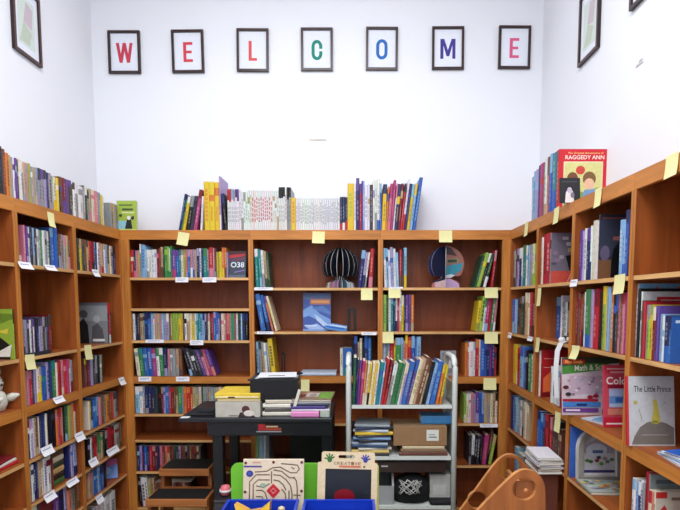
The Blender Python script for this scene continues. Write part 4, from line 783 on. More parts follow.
frame_on(T3((WXR-.001, 3.065, zf)) @ RZ(-90), .25, .40, 'dark framed picture high on the right wall, farther one', name='picture_frame', fcol=(84, 56, 52))
frame_on(T3((WXR-.001, 2.485, zf+.01)) @ RZ(-90), .25, .40, 'dark framed picture on right wall cut by the top edge', name='picture_frame', fcol=(70, 56, 56))
p = onY(318, 139.8, WALLY); m = MB(); m.box((p.x-.065, WALLY-.0035, p.z-.006), (p.x+.065, WALLY-.0005, p.z+.006), (222, 214, 200)); m.box((p.x-.02, WALLY-.005, p.z-.004), (p.x+.05, WALLY-.0035, p.z+.003), (206, 200, 196)); o = m.build('wall_tape', M['paper']); tag(o, 'small pale strip of tape on the back wall below the C', 'tape')
p = onX(640, 61, WXR); m = MB(); m.box((WXR-.004, p.y-.03, p.z-.018), (WXR-.0005, p.y+.03, p.z-.006), (214, 214, 216)); m.box((WXR-.006, p.y-.028, p.z-.006), (WXR-.0005, p.y-.0, p.z+.002), (206, 206, 210)); o = m.build('wall_tape', M['paper']); tag(o, 'small pale strip of tape on the right wall', 'tape')
# ------------------------------------------------------------------ white book cart
CX0, CX1, CY0, CY1 = onY(345.5, 420, 2.95).x, onY(458, 420, 2.95).x, 2.95, 3.29
CZ = [EYE-.622, EYE-.938, EYE-1.246]; CT = EYE-.315; WC = (214, 220, 214)
cart = empty('book_cart', T3((0, 0, 0))); tag(cart, 'white metal book cart on castors in front of the back right bookcase', 'book cart')
def cpart(n, m, mt='metal', par=None, sm=False):
    o = m.build(n, M[mt], smooth=sm); o.parent = par or cart; return o
for sx in (0, 1):
    x = CX0+.018 if sx == 0 else CX1-.018
    m = MB(); top = CT-.02; r = .08
    pts = [(x, CY0+.018, .09), (x, CY0+.018, top-r)]+[(x, CY0+.018+r-r*math.cos(t), top-r+r*math.sin(t)) for t in [math.pi/2*k/6 for k in range(1, 7)]]+[(x, CY1-.018-r+r*math.sin(t), top-r+r*math.cos(t)) for t in [math.pi/2*k/6 for k in range(7)]]+[(x, CY1-.018, top-r-.02), (x, CY1-.018, .09)]
    m.tube(pts, .0165, WC, 10); cpart('end_frame', m, sm=True)
    m = MB(); m.box((x-.004, CY0+.036, CZ[2]-.01), (x+.004, CY1-.036, CZ[0]+.13), (206, 212, 208)); cpart('end_panel', m)
for k, z in enumerate(CZ):
    m = MB(); x0, x1 = CX0+.037, CX1-.037
    m.box((x0, CY0+.004, z-.004), (x1, CY1-.004, z-.0005), (206, 212, 206)); m.box((x0, CY0, z-.017), (x1, CY0+.0035, z+.005), WC); m.box((x0, CY1-.0035, z-.03), (x1, CY1, z+.03), WC); cpart('shelf', m)
for x in (CX0+.018, CX1-.018):
    for y in (CY0+.018, CY1-.018):
        m = MB(); m.lathe([(.008, .088), (.008, .06)], (150, 150, 150), 8, T3((x, y, 0))); m.lathe([(.03, -.011), (.036, -.008), (.036, .008), (.03, .011)], (50, 50, 54), 16, T3((x, y, .037)) @ RYm(90)); cpart('castor', m)
zs = CZ[0]; zz_ = zs
row('top of white book cart', 'B', CY0+.01, zs, '@352 dg/g:3.4:29:2 nv/p:1.6:28:3 p/mg:2:27.5:4 mg/pk:3:27:5 o/cr:1.8:26:5 cr/o:2.4:25.5:6 y/k:2:25:6 cr/y:2.8:25.5:7 y/cr:2:25.5:7 w/cr:2:26:7 t/b:3.6:26.5:8 lb/w:1.6:26:8 r/br:2.8:28.5:9 dr/r:3:28:10 gr/w:2.4:25.5:11 w/gr:1.8:25.5:11 g/dg:4.4:26.5:12 g/gr:2.4:26:12 cr/w:2:26.5:12 lv/cr:1.6:26:12 b/lv:5:27:13:title p/b:3:28.5:14 cr/ol:4:28:14 tn/br:2.6:29:14 br/cr:3.8:29.5:14 tn/br:2:28:14 k/nv:3.6:27:14 lb/b:3.4:26:13 b/lb:5:27:12 o/y:3:25:11 y/o:2.2:24.5:10 w/gr:3.6:25:6 y/ol:2.2:23.5:4 w/cr:2.4:25:3 =447', dep=.01, smax=CX1-.038)
# second cart shelf
zs = CZ[1]; rnd = random.Random(4); z = zs+.0005
specs = [((54, 52, 56), 'charcoal', .018), ((226, 196, 110), 'straw yellow', .016), ((206, 200, 186), 'cream', .014), ((58, 80, 120), 'slate blue', .016), ((160, 176, 196), 'pale blue', .014), ((44, 46, 54), 'black', .016), ((120, 150, 190), 'light blue', .014), ((70, 70, 78), 'dark grey', .014), ((236, 200, 70), 'yellow', .018), ((190, 200, 214), 'silver', .014), ((50, 60, 84), 'navy', .016), ((150, 160, 166), 'grey', .014)]
for k, (c, n, t) in enumerate(specs):
    lying('%s book lying flat, %s from bottom in the cart stack' % (n, ORD[k]), ((onY(372, 440, CY0).x)+rnd.uniform(-.012, .012), CY0+.118, z), .235-rnd.uniform(0, .04), .19, t, c, rnd.uniform(-11, 11), group='books stacked flat on the cart'); z += t+.0008
xa, xb = onY(396, 443, CY0+.03).x, onY(446, 443, CY0+.03).x
for k, (n, c, t) in enumerate((('dark red book lying flat, lowest under the cardboard box', (104, 62, 50), .022), ('brown book lying flat under the cardboard box', (140, 110, 84), .018), ('cream book lying flat directly under the cardboard box', (206, 190, 156), .016))):
    lying(n, ((xa+xb)/2+.015, CY0+.135, zs+.0005+sum((.022, .018, .016)[:k])+.0008*k), xb-xa-.02*k-.01, .22, t, c, 0, group='books under the cardboard box')
zb_ = zs+.062
bx = empty('cardboard_box', T3((xa-.015, CY0+.035, zb_))); tag(bx, 'open brown cardboard box with white label on the cart', 'cardboard box')
bw, bd, bh = xb-xa+.02, .2, .115; KB = (156, 120, 84)
m = MB(); w4 = .004; m.box((0, 0, 0), (bw, bd, w4), KB); m.box((0, 0, w4), (bw, w4, bh), KB); m.box((0, bd-w4, w4), (bw, bd, bh), KB); m.box((0, w4, w4), (w4, bd-w4, bh), KB); m.box((bw-w4, w4, w4), (bw, bd-w4, bh), KB); o = m.build('box_body', M['card']); o.parent = bx
for nm, mm in (('flap', T3((0, 0, bh+.001)) @ RX(-12)), ('flap', T3((bw, bd, bh+.001)) @ RZ(180) @ RX(-20))):
    m = MB(); m.box((.002, -.085 if False else 0, 0), (bw-.002, .075, .003), (176, 142, 104)); o = m.build(nm, M['card'], mw=None); o.parent = bx; o.matrix_local = mm @ RX(12)
m = MB(); m.box((bw*.62, -.0012, .03), (bw*.85, -.0004, .098), (226, 228, 220)); m.box((bw*.66, -.0018, .05), (bw*.81, -.0012, .056), (90, 90, 96)); m.box((bw*.66, -.0018, .066), (bw*.78, -.0012, .07), (120, 120, 126)); o = m.build('box_label', M['paper']); o.parent = bx
lying('light blue book lying flat inside the cardboard box', (onY(436, 420, CY0+.13).x, CY0+.135, zb_+.1235), .2, .12, .05, (70, 140, 200)); 
# lower cart shelf
zs = CZ[2]
m = MB(); x0, x1 = onY(376, 490, CY0+.03).x, onY(394, 490, CY0+.03).x; mh = .185
m.prism([(0, 0), (.24, 0), (.24, mh), (.06, mh), (0, mh*.62)], [], 0, .012, (150, 152, 154)); m.prism([(0, 0), (.24, 0), (.24, mh), (.06, mh), (0, mh*.62)], [], x1-x0-.012, x1-x0, (140, 142, 146)); m.box((0, .0121, 0), (.012, x1-x0-.0121, mh*.62), (158, 160, 162)); m.box((.0125, .0121, 0), (.24, x1-x0-.0121, .004), (130, 130, 134)); m.box((.228, .0121, .0041), (.24, x1-x0-.0121, mh), (140, 142, 146))
o = m.build('magazine_file', M['plastic'], mw=T3((x1, CY0+.03, zs+.0005)) @ RZ(90)); tag(o, 'grey plastic magazine file on the cart bottom shelf', 'magazine file')
m = MB(); m.bbox((0, 0, 0), (.13, .2, .175), (190, 190, 184), .004); m.box((.02, -.001, .05), (.1, -.0003, .11), (206, 206, 202)); o = m.build('carton', M['card'], mw=T3((onY(430, 490, CY0+.06).x, CY0+.07, zs+.0005))); tag(o, 'plain pale carton behind the black bag on the cart', 'box')
bag = empty('bag', T3((onY(412, 500, CY0+.04).x, CY0+.1, zs+.0006))); tag(bag, 'black cloth bag with white looped cord on the cart bottom shelf', 'bag')
m = MB(); n = 22
rg = random.Random(12); prof = [(.06, 0), (.095, .01), (.105, .06), (.098, .11), (.075, .15), (.05, .168), (.02, .175)]
vs = []; fs = []
for i, (r, z) in enumerate(prof):
    for k in range(n): q = 1+rg.uniform(-.1, .1); vs.append((r*1.2*q*math.cos(2*math.pi*k/n), r*.72*q*math.sin(2*math.pi*k/n), z*rg.uniform(.96, 1.04)))
for i in range(len(prof)-1):
    for k in range(n): j = (k+1) % n; fs.append((i*n+k, i*n+j, i*n+n+j, i*n+n+k))
fs += [tuple(range(n-1, -1, -1)), tuple(range((len(prof)-1)*n, len(prof)*n))]
m.add(vs, fs, (26, 26, 28)); o = m.build('bag_body', M['cloth'], smooth=True); o.parent = bag
m = MB(); pts = [(.085*math.cos(1.3*k)*(.5+.5*((k*7) % 5)/5)-.01, -.088-.004*(k % 2)-.01*math.sin(k*.7), .12+.05*math.sin(2.1*k)) for k in range(26)]
sm = []
for k in range(len(pts)-1):
    for q in range(4): sm.append(tuple(Vector(pts[k]).lerp(Vector(pts[k+1]), q/4)))
m.tube(sm, .0022, (206, 206, 200), 5); o = m.build('cord', M['plastic'], smooth=True); o.parent = bag
m = MB(); m.bbox((0, 0, 0), (.17, .1, .03), (30, 30, 32), .01); o = m.build('pouch', M['cloth'], mw=T3((onY(430, 500, CY0+.02).x, CY0+.012, zs+.0135)) @ RZ(0)); 
o.location.z = zs+.0005; tag(o, 'flat black pouch at right end of the cart bottom shelf', 'pouch')
m = MB(); xq0, xq1 = onY(378, 466, CY0+.02).x, onY(446, 466, CY0+.02).x
m.box((xq0, CY0+.02, CZ[1]-.042), (xq1, CY0+.3, CZ[1]-.034), (40, 38, 40)); m.box((xq0, CY0+.02, CZ[1]-.10), (xq0+.006, CY0+.3, CZ[1]-.042), (46, 42, 42)); m.box((xq1-.006, CY0+.02, CZ[1]-.10), (xq1, CY0+.3, CZ[1]-.042), (46, 42, 42)); m.box((xq0+.0061, CY0+.02, CZ[1]-.10), (xq1-.0061, CY0+.026, CZ[1]-.042), (58, 44, 40)); m.box((xq0+.02, CY0+.018, CZ[1]-.066), (xq0+.06, CY0+.0195, CZ[1]-.058), (220, 220, 220))
o = m.build('drawer', M['plastic']); tag(o, 'dark shallow tray drawer hung under the cart middle shelf', 'drawer')
# ------------------------------------------------------------------ black table
TZ = EYE-.675; TY0, TY1 = 2.85, 3.36; TX0, TX1 = -1.03, -.134; BKT = (26, 27, 32)
tb = empty('table', T3((0, 0, 0))); tag(tb, 'tall black table with a red sticker, in front of the back bookcases', 'table')
def tpart(n, m, mt='black', sm=False): o = m.build(n, M[mt], smooth=sm); o.parent = tb; return o
m = MB(); m.bbox((TX0, TY0, TZ-.025), (TX1, TY1, TZ), (34, 36, 42), .004); tpart('tabletop', m)
xl0, xl1 = onY(212, 460, TY0+.02).x, onY(222.5, 460, TY0+.02).x; xr1 = TX1-.005; xr0 = xr1-.06
m = MB(); m.box((xl0-.02, TY0+.012, TZ-.105), (xr1, TY0+.03, TZ-.0255), BKT); tpart('apron', m)
m = MB(); m.box((xl0-.02, TY1-.03, TZ-.105), (xr1, TY1-.012, TZ-.0255), BKT); tpart('apron', m)
for x in (xl0, xr0):
    for y in (TY0+.035, TY1-.095):
        m = MB(); w = xl1-xl0; m.bbox((x, y, .0005), (x+w, y+.06, TZ-.026), BKT, .004); tpart('leg', m)
m = MB(); m.box((onY(286, 450, 3.1).x, TY1-.06, .3), (xr0-.002, TY1-.04, TZ-.106), (20, 20, 24)); tpart('modesty_panel', m)
st0, st1 = onY(258, 428, TY0), onY(281, 428, TY0)
m = MB(); m.box((st0.x, TY0+.0105, st0.z-.017), (st0.x+.04, TY0+.0115, st0.z+.02), (170, 36, 44)); m.box((st0.x+.04, TY0+.0105, st0.z-.017), (st1.x, TY0+.0115, st0.z-.003), (160, 62, 44)); m.box((st0.x+.045, TY0+.0105, st0.z+.001), (st1.x-.02, TY0+.0115, st0.z+.01), (206, 170, 130)); m.box((st0.x-.012, TY0+.0105, st0.z-.028), (st1.x, TY0+.0115, st0.z-.021), (150, 150, 154)); tpart('sticker', m, 'paper')
z0 = TZ+.0006
def on_table(px, Y): return onY(px, 410, Y).x
# left stack
gx0, gx1 = on_table(215.5, 2.88), on_table(260, 2.88)
def a_grey(a): a.rect(0, 0, 1, 1, (196, 190, 178)); a.poly([(.5, .0), (.55, .3), (.75, .35), (.9, .0)], (60, 44, 46)); a.ell(.68, .5, .09, .25, (90, 50, 54)); a.rect(.3, .05, .5, .12, (120, 110, 100)); a.ell(.75, .25, .12, .2, (226, 216, 206))
bx = MB(); bx.bbox((0, 0, 0), (gx1-gx0, .26, .09), (190, 186, 176), .002); A = Art(bx, lambda u, v, o: (u, -o, v), gx1-gx0, .09); a_grey(A); o = bx.build('puzzle_box', M['card'], mw=T3((gx0, 2.88, z0))); tag(o, 'grey boxed puzzle with dark figure at left on the black table', 'box')
lying('thick cream-edged book on the grey puzzle box', ((gx0+gx1)/2+.002, 3.012, z0+.091), gx1-gx0-.01, .24, .016, (226, 206, 160), 1)
m = MB(); m.bbox((0, 0, 0), (gx1-gx0+.005, .26, .03), (232, 200, 66), .003); m.box((.01, -.0008, .006), (gx1-gx0-.005, -.0002, .014), (246, 236, 190)); m.box((.08, -.0016, .004), (.12, -.0008, .012), (90, 60, 40)); o = m.build('boxed_game', M['card'], mw=T3((gx0-.006, 2.885, z0+.108)) @ RZ(.5)); tag(o, 'yellow boxed game topmost on the left table stack', 'box')
# paper scraps and flat black bag at the left end of the table
m = MB(); m.bbox((0, 0, 0), (.17, .16, .013), (30, 31, 36), .006); m.bbox((.05, .04, .0132), (.15, .13, .022), (40, 42, 48), .006); o = m.build('pouch', M['cloth'], mw=T3((TX0+.03, 2.9, z0))); tag(o, 'flat black pouch at left end of the black table', 'pouch')
m = MB(); m.box((0, 0, 0), (.05, .04, .0012), (226, 226, 228)); m.box((.004, .005, .0013), (.046, .02, .0017), (236, 236, 238)); o = m.build('paper_slip', M['paper'], mw=T3((TX0+.012, 2.852, z0)) @ RZ(4)); tag(o, 'small white paper slip on the table corner beside the pouch', 'paper')
# white paper stack, black crate on it
wx0, wx1 = on_table(262, 2.9), on_table(294, 2.9)
for k, (c, n) in enumerate((((226, 220, 204), 'cream'), ((90, 86, 80), 'dark-edged'), ((232, 228, 216), 'white'), ((206, 196, 176), 'tan'))):
    lying('%s book lying flat, %s from bottom under the black crate' % (n, ORD[k]), ((wx0+wx1)/2+.008*(k % 2), 3.02, z0+.024*k), wx1-wx0-.006*k, .22, .0232, c, [0, 2, -2, 1][k], group='books under the black crate')
cz = z0+.0965; kx0, kx1 = on_table(250, 2.9), on_table(297.5, 2.9); kw = kx1-kx0; kd = .26; kh = .125
cr = empty('paper_tray', T3((kx0, 2.91, cz)) @ RZ(2)); tag(cr, 'black open crate of white papers on the table', 'crate')
m = MB(); w5 = .005; KK = (22, 23, 27)
m.box((0, 0, 0), (kw, kd, w5), KK); m.box((0, 0, w5), (kw, w5, kh), KK); m.box((0, kd-w5, w5), (kw, kd, kh), KK); m.box((0, w5, w5), (w5, kd-w5, kh), KK); m.box((kw-w5, w5, w5), (kw, kd-w5, kh), KK); m.box((-.012, -.006, kh-.012), (kw+.012, -.0002, kh), (30, 31, 36)); m.box((-.012, kd+.0002, kh-.012), (kw+.012, kd+.006, kh), (30, 31, 36)); o = m.build('crate_body', M['plastic']); o.parent = cr
m = MB(); m.box((.01, .01, w5), (kw-.01, kd-.01, kh-.014), (200, 200, 204)); o = m.build('paper_fill', M['paper']); o.parent = cr
m = MB(); m.box((0, 0, 0), (.23, .2, .0025), (238, 240, 246)); m.box((.06, .04, .0026), (.16, .06, .0032), (70, 70, 76)); o = m.build('paper_sheet', M['paper'], mw=T3((kx0+.04, 2.94, cz+kh+.003)) @ RZ(6)); tag(o, 'white paper sheets lying across the top of the black crate', 'paper')
# white strip leaning right of the crate
m = MB(); a0 = Vector((on_table(291.5, 2.88), 2.885, z0)); m.bbox((-.009, 0, 0), (.009, .006, .165), (222, 218, 204), .002, T3(a0) @ RYm(17) ); o = m.build('ruler', M['plastic']); o.location.z += .004; tag(o, 'pale wooden ruler leaning between crate and pink book', 'ruler')
# right stack
px0_, px1_ = on_table(288, 2.87)+.012, on_table(330, 2.87)
def st(label, x0, x1, y, l, z, t, c, rz=0., noun='book'): lying(label, ((x0+x1)/2, y+l/2, z), x1-x0, l, t, c, rz, noun, group='books stacked at right on the black table')
z = z0
st('pink book lying flat lowest in the right table stack', px0_+.006, on_table(319, 2.87), 2.868, .2, z, .034, (224, 140, 192)); 
lone = MB(); lone.bbox((0, 0, 0), (.055, .19, .034), (176, 186, 172), .003); o = lone.build('boxed_game', M['card'], mw=T3((on_table(320, 2.87), 2.872, z))); tag(o, 'pale green small box beside the pink book', 'box')
z += .0355; st('white book lying flat above the pink book', px0_+.006, px1_-.004, 2.88, .22, z, .010, (216, 214, 222)); z += .0108
st('purple book lying flat in the right table stack', px0_+.0, px1_-.03, 2.88, .22, z, .016, (74, 58, 130), 1); z += .017
st('navy book lying flat above the purple book', px0_+.002, px1_-.01, 2.885, .22, z, .012, (44, 48, 84), -1); z += .0128
st('grey book lying flat near top of the right table stack', px0_+.02, px1_, 2.89, .22, z, .012, (160, 160, 160), 2); z += .0128
def a_top(a): a.rect(0, 0, 1, 1, (150, 120, 100)); a.poly([(.1, .1), (.5, .6), (.4, .9), (.05, .8)], (190, 140, 110)); a.rect(.3, .3, .62, .8, (206, 200, 196)); a.rect(.64, .1, .98, .9, (120, 170, 70)); a.ell(.2, .4, .1, .2, (120, 60, 50)); a.ell(.48, .5, .1, .2, (170, 150, 140))
flat_art('magazine with brown and green cover topmost in right table stack', ((px0_+px1_)/2+.012, 3.03, z+.0005), px1_-px0_+.0, .26, .012, (130, 110, 96), a_top, -3, 'magazine')
# things under the table, seen between its legs
m = MB(); ux = onY(244, 470, 3.12).x
u = MB(); u.bbox((0, 0, 0), (.16, .2, .44), (84, 106, 124), .006); u.box((.01, -.001, .36), (.16, -.0003, .4), (110, 130, 146)); o = u.build('storage_box', M['plastic'], mw=T3((ux-.06, 2.84, .001))); tag(o, 'blue-grey storage box under the black table', 'box')
rx = onY(259, 440, 3.2).x
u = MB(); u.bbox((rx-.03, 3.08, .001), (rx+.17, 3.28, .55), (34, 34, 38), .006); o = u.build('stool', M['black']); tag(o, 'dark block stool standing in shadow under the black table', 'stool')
for k, (c, n, w) in enumerate((((120, 150, 90), 'sage green', .022), ((130, 160, 176), 'grey-blue', .03), ((186, 190, 186), 'pale grey', .014), ((110, 112, 118), 'grey', .02))):
    lone_book('%s book standing upright under the black table' % n, T3((rx-.005+sum((.022, .03, .014, .02)[:k])+.001*k, 3.1, .5515)), w, .28, .17, c)
# ------------------------------------------------------------------ wooden step stool
so = empty('step_stool', T3((0, 0, 0))); tag(so, 'wooden step stool with two black treads before the back left bookcase', 'step stool')
WS = (178, 112, 58)
steps = [(onY(161, 470, 3.1).x, onY(211, 470, 3.1).x, 3.06, 3.26, EYE-1.05), (onY(151.5, 500, 2.95).x, onY(211.5, 500, 2.95).x, 2.86, 3.03, EYE-1.165)]
for x0, x1, y0, y1, zt_ in steps:
    m = MB(); m.bbox((x0, y0, zt_-.045), (x1, y1, zt_), WS, .003); o = m.build('tread', M['woodh']); o.parent = so
    m2 = MB(); m2.bbox((x0+.014, y0+.012, zt_+.0004), (x1-.014, y1-.008, zt_+.005), (15, 13, 13), .001); q = m2.build('tread_mat', M['cloth']); q.parent = o
for sx in (0, 1):
    a, b = steps[0], steps[1]
    m = MB(); xa = (a[0] if sx == 0 else a[1]); xb_ = (b[0] if sx == 0 else b[1]); w = .022 if sx == 0 else -.022
    m.add([(xa, 3.1, a[4]-.046), (xa+w, 3.1, a[4]-.046), (xa+w, 3.22, a[4]-.046), (xa, 3.22, a[4]-.046), (xb_, 3.04, .001), (xb_+w, 3.04, .001), (xb_+w, 3.26, .001), (xb_, 3.26, .001)], [(0, 1, 2, 3), (7, 6, 5, 4), (0, 4, 5, 1), (1, 5, 6, 2), (2, 6, 7, 3), (3, 7, 4, 0)], (164, 100, 50)); o = m.build('leg', M['wood']); o.parent = so
    m = MB(); m.box((min(xb_, xb_+w), 2.89, .001), (max(xb_, xb_+w), 3.0, b[4]-.046), (164, 100, 50)); o = m.build('leg', M['wood']); o.parent = so
m = MB(); m.box((steps[1][0]+.025, 3.032, b[4]-.04), (steps[1][1]-.025, 3.045, b[4]+.01), (150, 92, 46)); o = m.build('back_rail', M['woodh']); o.parent = so
# ------------------------------------------------------------------ green toy rack, blue bins, boards
GN = (112, 190, 52); gY = 2.3
gx0, gx1 = onY(231, 480, gY).x, onY(379, 480, gY).x; gz = onY(300, 464, gY).z
rk = empty('toy_rack', T3((0, 0, 0))); tag(rk, 'green plastic toy rack holding two blue bins in the foreground', 'toy rack')
def rpt(n, m, mt='plastic'): o = m.build(n, M[mt]); o.parent = rk; return o
r = .03; prof = [(gx0, .02), (gx1, .02), (gx1, gz-r)]+[(gx1-r+r*math.cos(t), gz-r+r*math.sin(t)) for t in [math.pi/2*k/5 for k in range(1, 6)]]+[(gx0+r-r*math.sin(t), gz-r+r*math.cos(t)) for t in [math.pi/2*k/5 for k in range(6)]]
m = MB(); m.prism(prof, [], gY, gY+.02, GN, (96, 168, 44)); rpt('back_panel', m)
sz = EYE-1.062
for x in (gx0+.002, gx1-.022):
    m = MB(); m.box((x, 1.9, .001), (x+.02, gY-.0005, sz-.021), GN); rpt('side_panel', m)
m = MB(); m.box((gx0+.002, 1.9, sz-.02), (gx1-.002, gY-.0005, sz), GN); rpt('shelf', m)
m = MB(); m.box((gx0+.0225, 1.91, .16), (gx1-.0225, gY-.002, .18), GN); rpt('shelf', m)
BL = (22, 56, 178)
def bin_(label, p0, p1):
    x0, x1 = onY(p0, 500, 2.14).x, onY(p1, 500, 2.14).x; zt_ = EYE-.888
    e = empty('storage_bin', T3((0, 0, 0))); tag(e, label, 'bin', 'blue bins on the green rack')
    m = MB(); w = .004; h0 = sz+.001
    m.box((x0+.02, 1.95, h0), (x1-.02, 2.13, h0+w), BL)
    for a, b, c, d in ((x0+.004, x1-.004, 1.925, 1.929), (x0+.004, x1-.004, 2.141, 2.145)):
        y = c; yi = 1.95 if c < 2 else 2.13-w
        m.add([(x0+.02, yi, h0), (x1-.02, yi, h0), (x1-.02, yi+w, h0), (x0+.02, yi+w, h0), (a, c, zt_), (b, c, zt_), (b, d, zt_), (a, d, zt_)], [(0, 3, 2, 1), (4, 5, 6, 7), (0, 1, 5, 4), (1, 2, 6, 5), (2, 3, 7, 6), (3, 0, 4, 7)], BL)
    for xi, xo in ((x0+.02, x0+.004), (x1-.02-w, x1-.008)):
        m.add([(xi, 1.95, h0), (xi+w, 1.95, h0), (xi+w, 2.13, h0), (xi, 2.13, h0), (xo, 1.925, zt_), (xo+w, 1.925, zt_), (xo+w, 2.145, zt_), (xo, 2.145, zt_)], [(0, 3, 2, 1), (4, 5, 6, 7), (0, 1, 5, 4), (1, 2, 6, 5), (2, 3, 7, 6), (3, 0, 4, 7)], BL)
    o = m.build('bin_body', M['plastic']); o.parent = e
    m = MB(); i = [(x0+.008, 1.929), (x1-.008, 1.929), (x1-.008, 2.141), (x0+.008, 2.141)]
    m.prism([(x0-.004, 1.915), (x1+.004, 1.915), (x1+.004, 2.155), (x0-.004, 2.155)], [i], 0, .012, BL, m=Matrix(((1, 0, 0, 0), (0, 0, 1, 0), (0, -1, 0, 0), (0, 0, 0, 1))))
    m.v = [(a, b, c+zt_+.0125) for a, b, c in m.v]
    o = m.build('rim', M['plastic']); o.parent = e
    return x0, x1, zt_, h0
b0 = bin_('blue plastic bin with a yellow toy inside, left one on rack', 228, 298); b1 = bin_('blue plastic bin, right one on rack under the drawing board', 305, 374)
def leanboard(Y, lean, px0): return T3((0, Y, 0))
# maze board
mx0, mx1 = onY(243, 480, 2.22).x, onY(304, 480, 2.22).x; mh = onY(270, 459, 2.23).z-sz; mw_ = mx1-mx0
e = empty('maze_board', T3((mx0, 2.19, sz+.001)) @ RX(-7)); tag(e, 'pale wooden maze board with red diamond standing behind blue bin', 'maze board')
m = MB(); m.bbox((0, 0, 0), (mw_, .012, mh), (222, 204, 180), .002)
A = Art(m, lambda u, v, o: (u, -o, v), mw_, mh); GR = (112, 96, 78); lw = .0056
def U(x, y): return ((x-161)/(570-161), 1-(y-126)/(500.))          # zoom pixels of the maze picture -> board fractions
def L(*p): A.line([U(*q) for q in p], lw, GR)
L((240, 210), (320, 205), (360, 182), (410, 178), (450, 200), (480, 215), (520, 215), (538, 190), (525, 165), (480, 160), (415, 155)); L((205, 410), (205, 275), (250, 228), (340, 228)); L((230, 405), (230, 290), (262, 262), (340, 262)); L((365, 228), (410, 232), (450, 260), (480, 300), (490, 350), (490, 400)); L((365, 262), (400, 268), (430, 292), (450, 330)); L((250, 330), (290, 330), (310, 345), (325, 390))
L((250, 370), (290, 372), (300, 395)); L((250, 300), (300, 310), (340, 285)); L((352, 205), (352, 285)); L((500, 240), (520, 270), (525, 320), (525, 400)); L((365, 195), (420, 205), (470, 245), (505, 250)); L((420, 320), (445, 350), (450, 400)); L((470, 330), (470, 400)); L((500, 360), (548, 362)); L((485, 178), (505, 190)); L((205, 430), (320, 430), (330, 470)); L((400, 430), (520, 430))
A.poly([U(318, 332), U(365, 382), U(412, 332), U(365, 285)], (196, 36, 50)); A.poly([U(345, 332), U(365, 353), U(386, 332), U(365, 312)], (226, 130, 130)); A.ell(*U(365, 332), .028, .018, (150, 24, 40), 10); A.ell(*U(206, 220), .058, .042, (44, 56, 140)); A.ell(*U(206, 220), .03, .02, (70, 84, 170)); A.rect(*U(165, 178), *U(287, 168), (66, 62, 140)); A.ell(*U(295, 295), .05, .028, (150, 170, 150), 10)
A.text('MAZE', .16, .955, .32, .968, (150, 120, 110), .0) if False else A.rect(*U(225, 150), *U(280, 142), (196, 150, 130))
o = m.build('board', M['cover']); o.parent = e
for q in ((178, 150), (365, 145), (554, 146), (176, 340), (554, 334)):
    u, v = U(*q); m = MB(); m.lathe([(.005, 0), (.0065, .0006), (.0065, .002), (.003, .003)], (96, 40, 40), 10, T3((u*mw_, -.0004, v*mh)) @ RX(90)); o = m.build('screw', M['metal']); o.parent = e
# drawing board
dx0, dx1 = onY(316, 480, 2.2).x, onY(376, 480, 2.2).x; dh = onY(340, 453, 2.2).z-sz; dw = dx1-dx0
e = empty('drawing_board', T3((dx0, 2.185, sz+.001)) @ RX(-6) @ RYm(1.2)); tag(e, 'wooden framed black drawing board with coloured handprints, behind blue bin', 'drawing board')
WDB = (226, 204, 168)
m = MB(); sh = dh*.868; nx = .020
m.prism([(0, 0), (dw, 0), (dw, sh), (dw-.012, sh+.004), (dw-.012, dh-.006), (dw-.018, dh), (nx+.004, dh), (nx-.002, dh-.006), (nx-.002, sh+.004), (0, sh)], [[(dw*.36, dh*.925), (dw*.60, dh*.925), (dw*.62, dh*.945), (dw*.60, dh*.965), (dw*.36, dh*.965), (dw*.34, dh*.945)], [(nx+.016, .03), (dw-.026, .03), (dw-.026, dh*.80), (nx+.016, dh*.80)]], 0, .012, WDB, (206, 180, 140))
A = Art(m, lambda u, v, o: (u, -o, v), dw, dh)
def hand(u, v, s, col, fl):
    A.ell(u, v, .027*s, .019*s, col, 12)
    for k, (a, l) in enumerate(((-62, .032), (-26, .05), (-3, .056), (20, .05), (46, .036))):
        t = R(a*fl); p1 = (u+.024*s*math.sin(t), v+.016*s*math.cos(t)); p2 = (u+(.02+l)*s*math.sin(t)*1.3, v+(.012+l*.72)*s*math.cos(t)); A.line([p1, p2], .0045*s, col)
hand(.20, .905, 1.5, (54, 110, 56), 1); hand(.80, .905, 1.4, (60, 66, 150), -1)
for i, (ch, c) in enumerate(zip('CREATIVE', [(90, 80, 60), (120, 90, 60), (150, 70, 50), (110, 70, 60), (60, 60, 70), (150, 90, 60), (90, 60, 60), (170, 60, 50)])): A.text(ch, .27+.058*i, .852, .27+.058*i+.046, .886, c, .0)
A.rect(.36, .822, .72, .842, (214, 110, 90)); A.ell(.78, .832, .018, .012, (60, 60, 64), 8)
o = m.build('board_frame', M['cover']); o.parent = e
m = MB(); m.box((nx+.014, .006, .028), (dw-.024, .0115, dh*.802), (34, 38, 46)); A = Art(m, lambda u, v, o: (nx+.016+u, .006-o, .03+v), dw-.042-nx, dh*.80-.03)
A.ell(.42, .56, .22, .11, (126, 16, 30), 20); A.rect(.2, .42, .64, .56, (126, 16, 30)); o = m.build('drawing_panel', M['plastic']); o.parent = e  # red rounded patch: a blurred reflection painted onto the dark panel
# thin yellow-green board standing right of it
yx0, yx1 = onY(369, 480, 2.25).x, onY(379, 480, 2.25).x
m = MB(); m.bbox((0, 0, 0), (yx1-yx0, .012, .30), (206, 206, 120), .003); m.bbox((.004, -.002, .02), (yx1-yx0-.004, -.0003, .28), (220, 216, 140), .0006); o = m.build('game_board', M['card'], mw=T3((yx0, 2.245, sz+.001)) @ RX(-5)); tag(o, 'yellow-green board standing partly behind the drawing board', 'board')
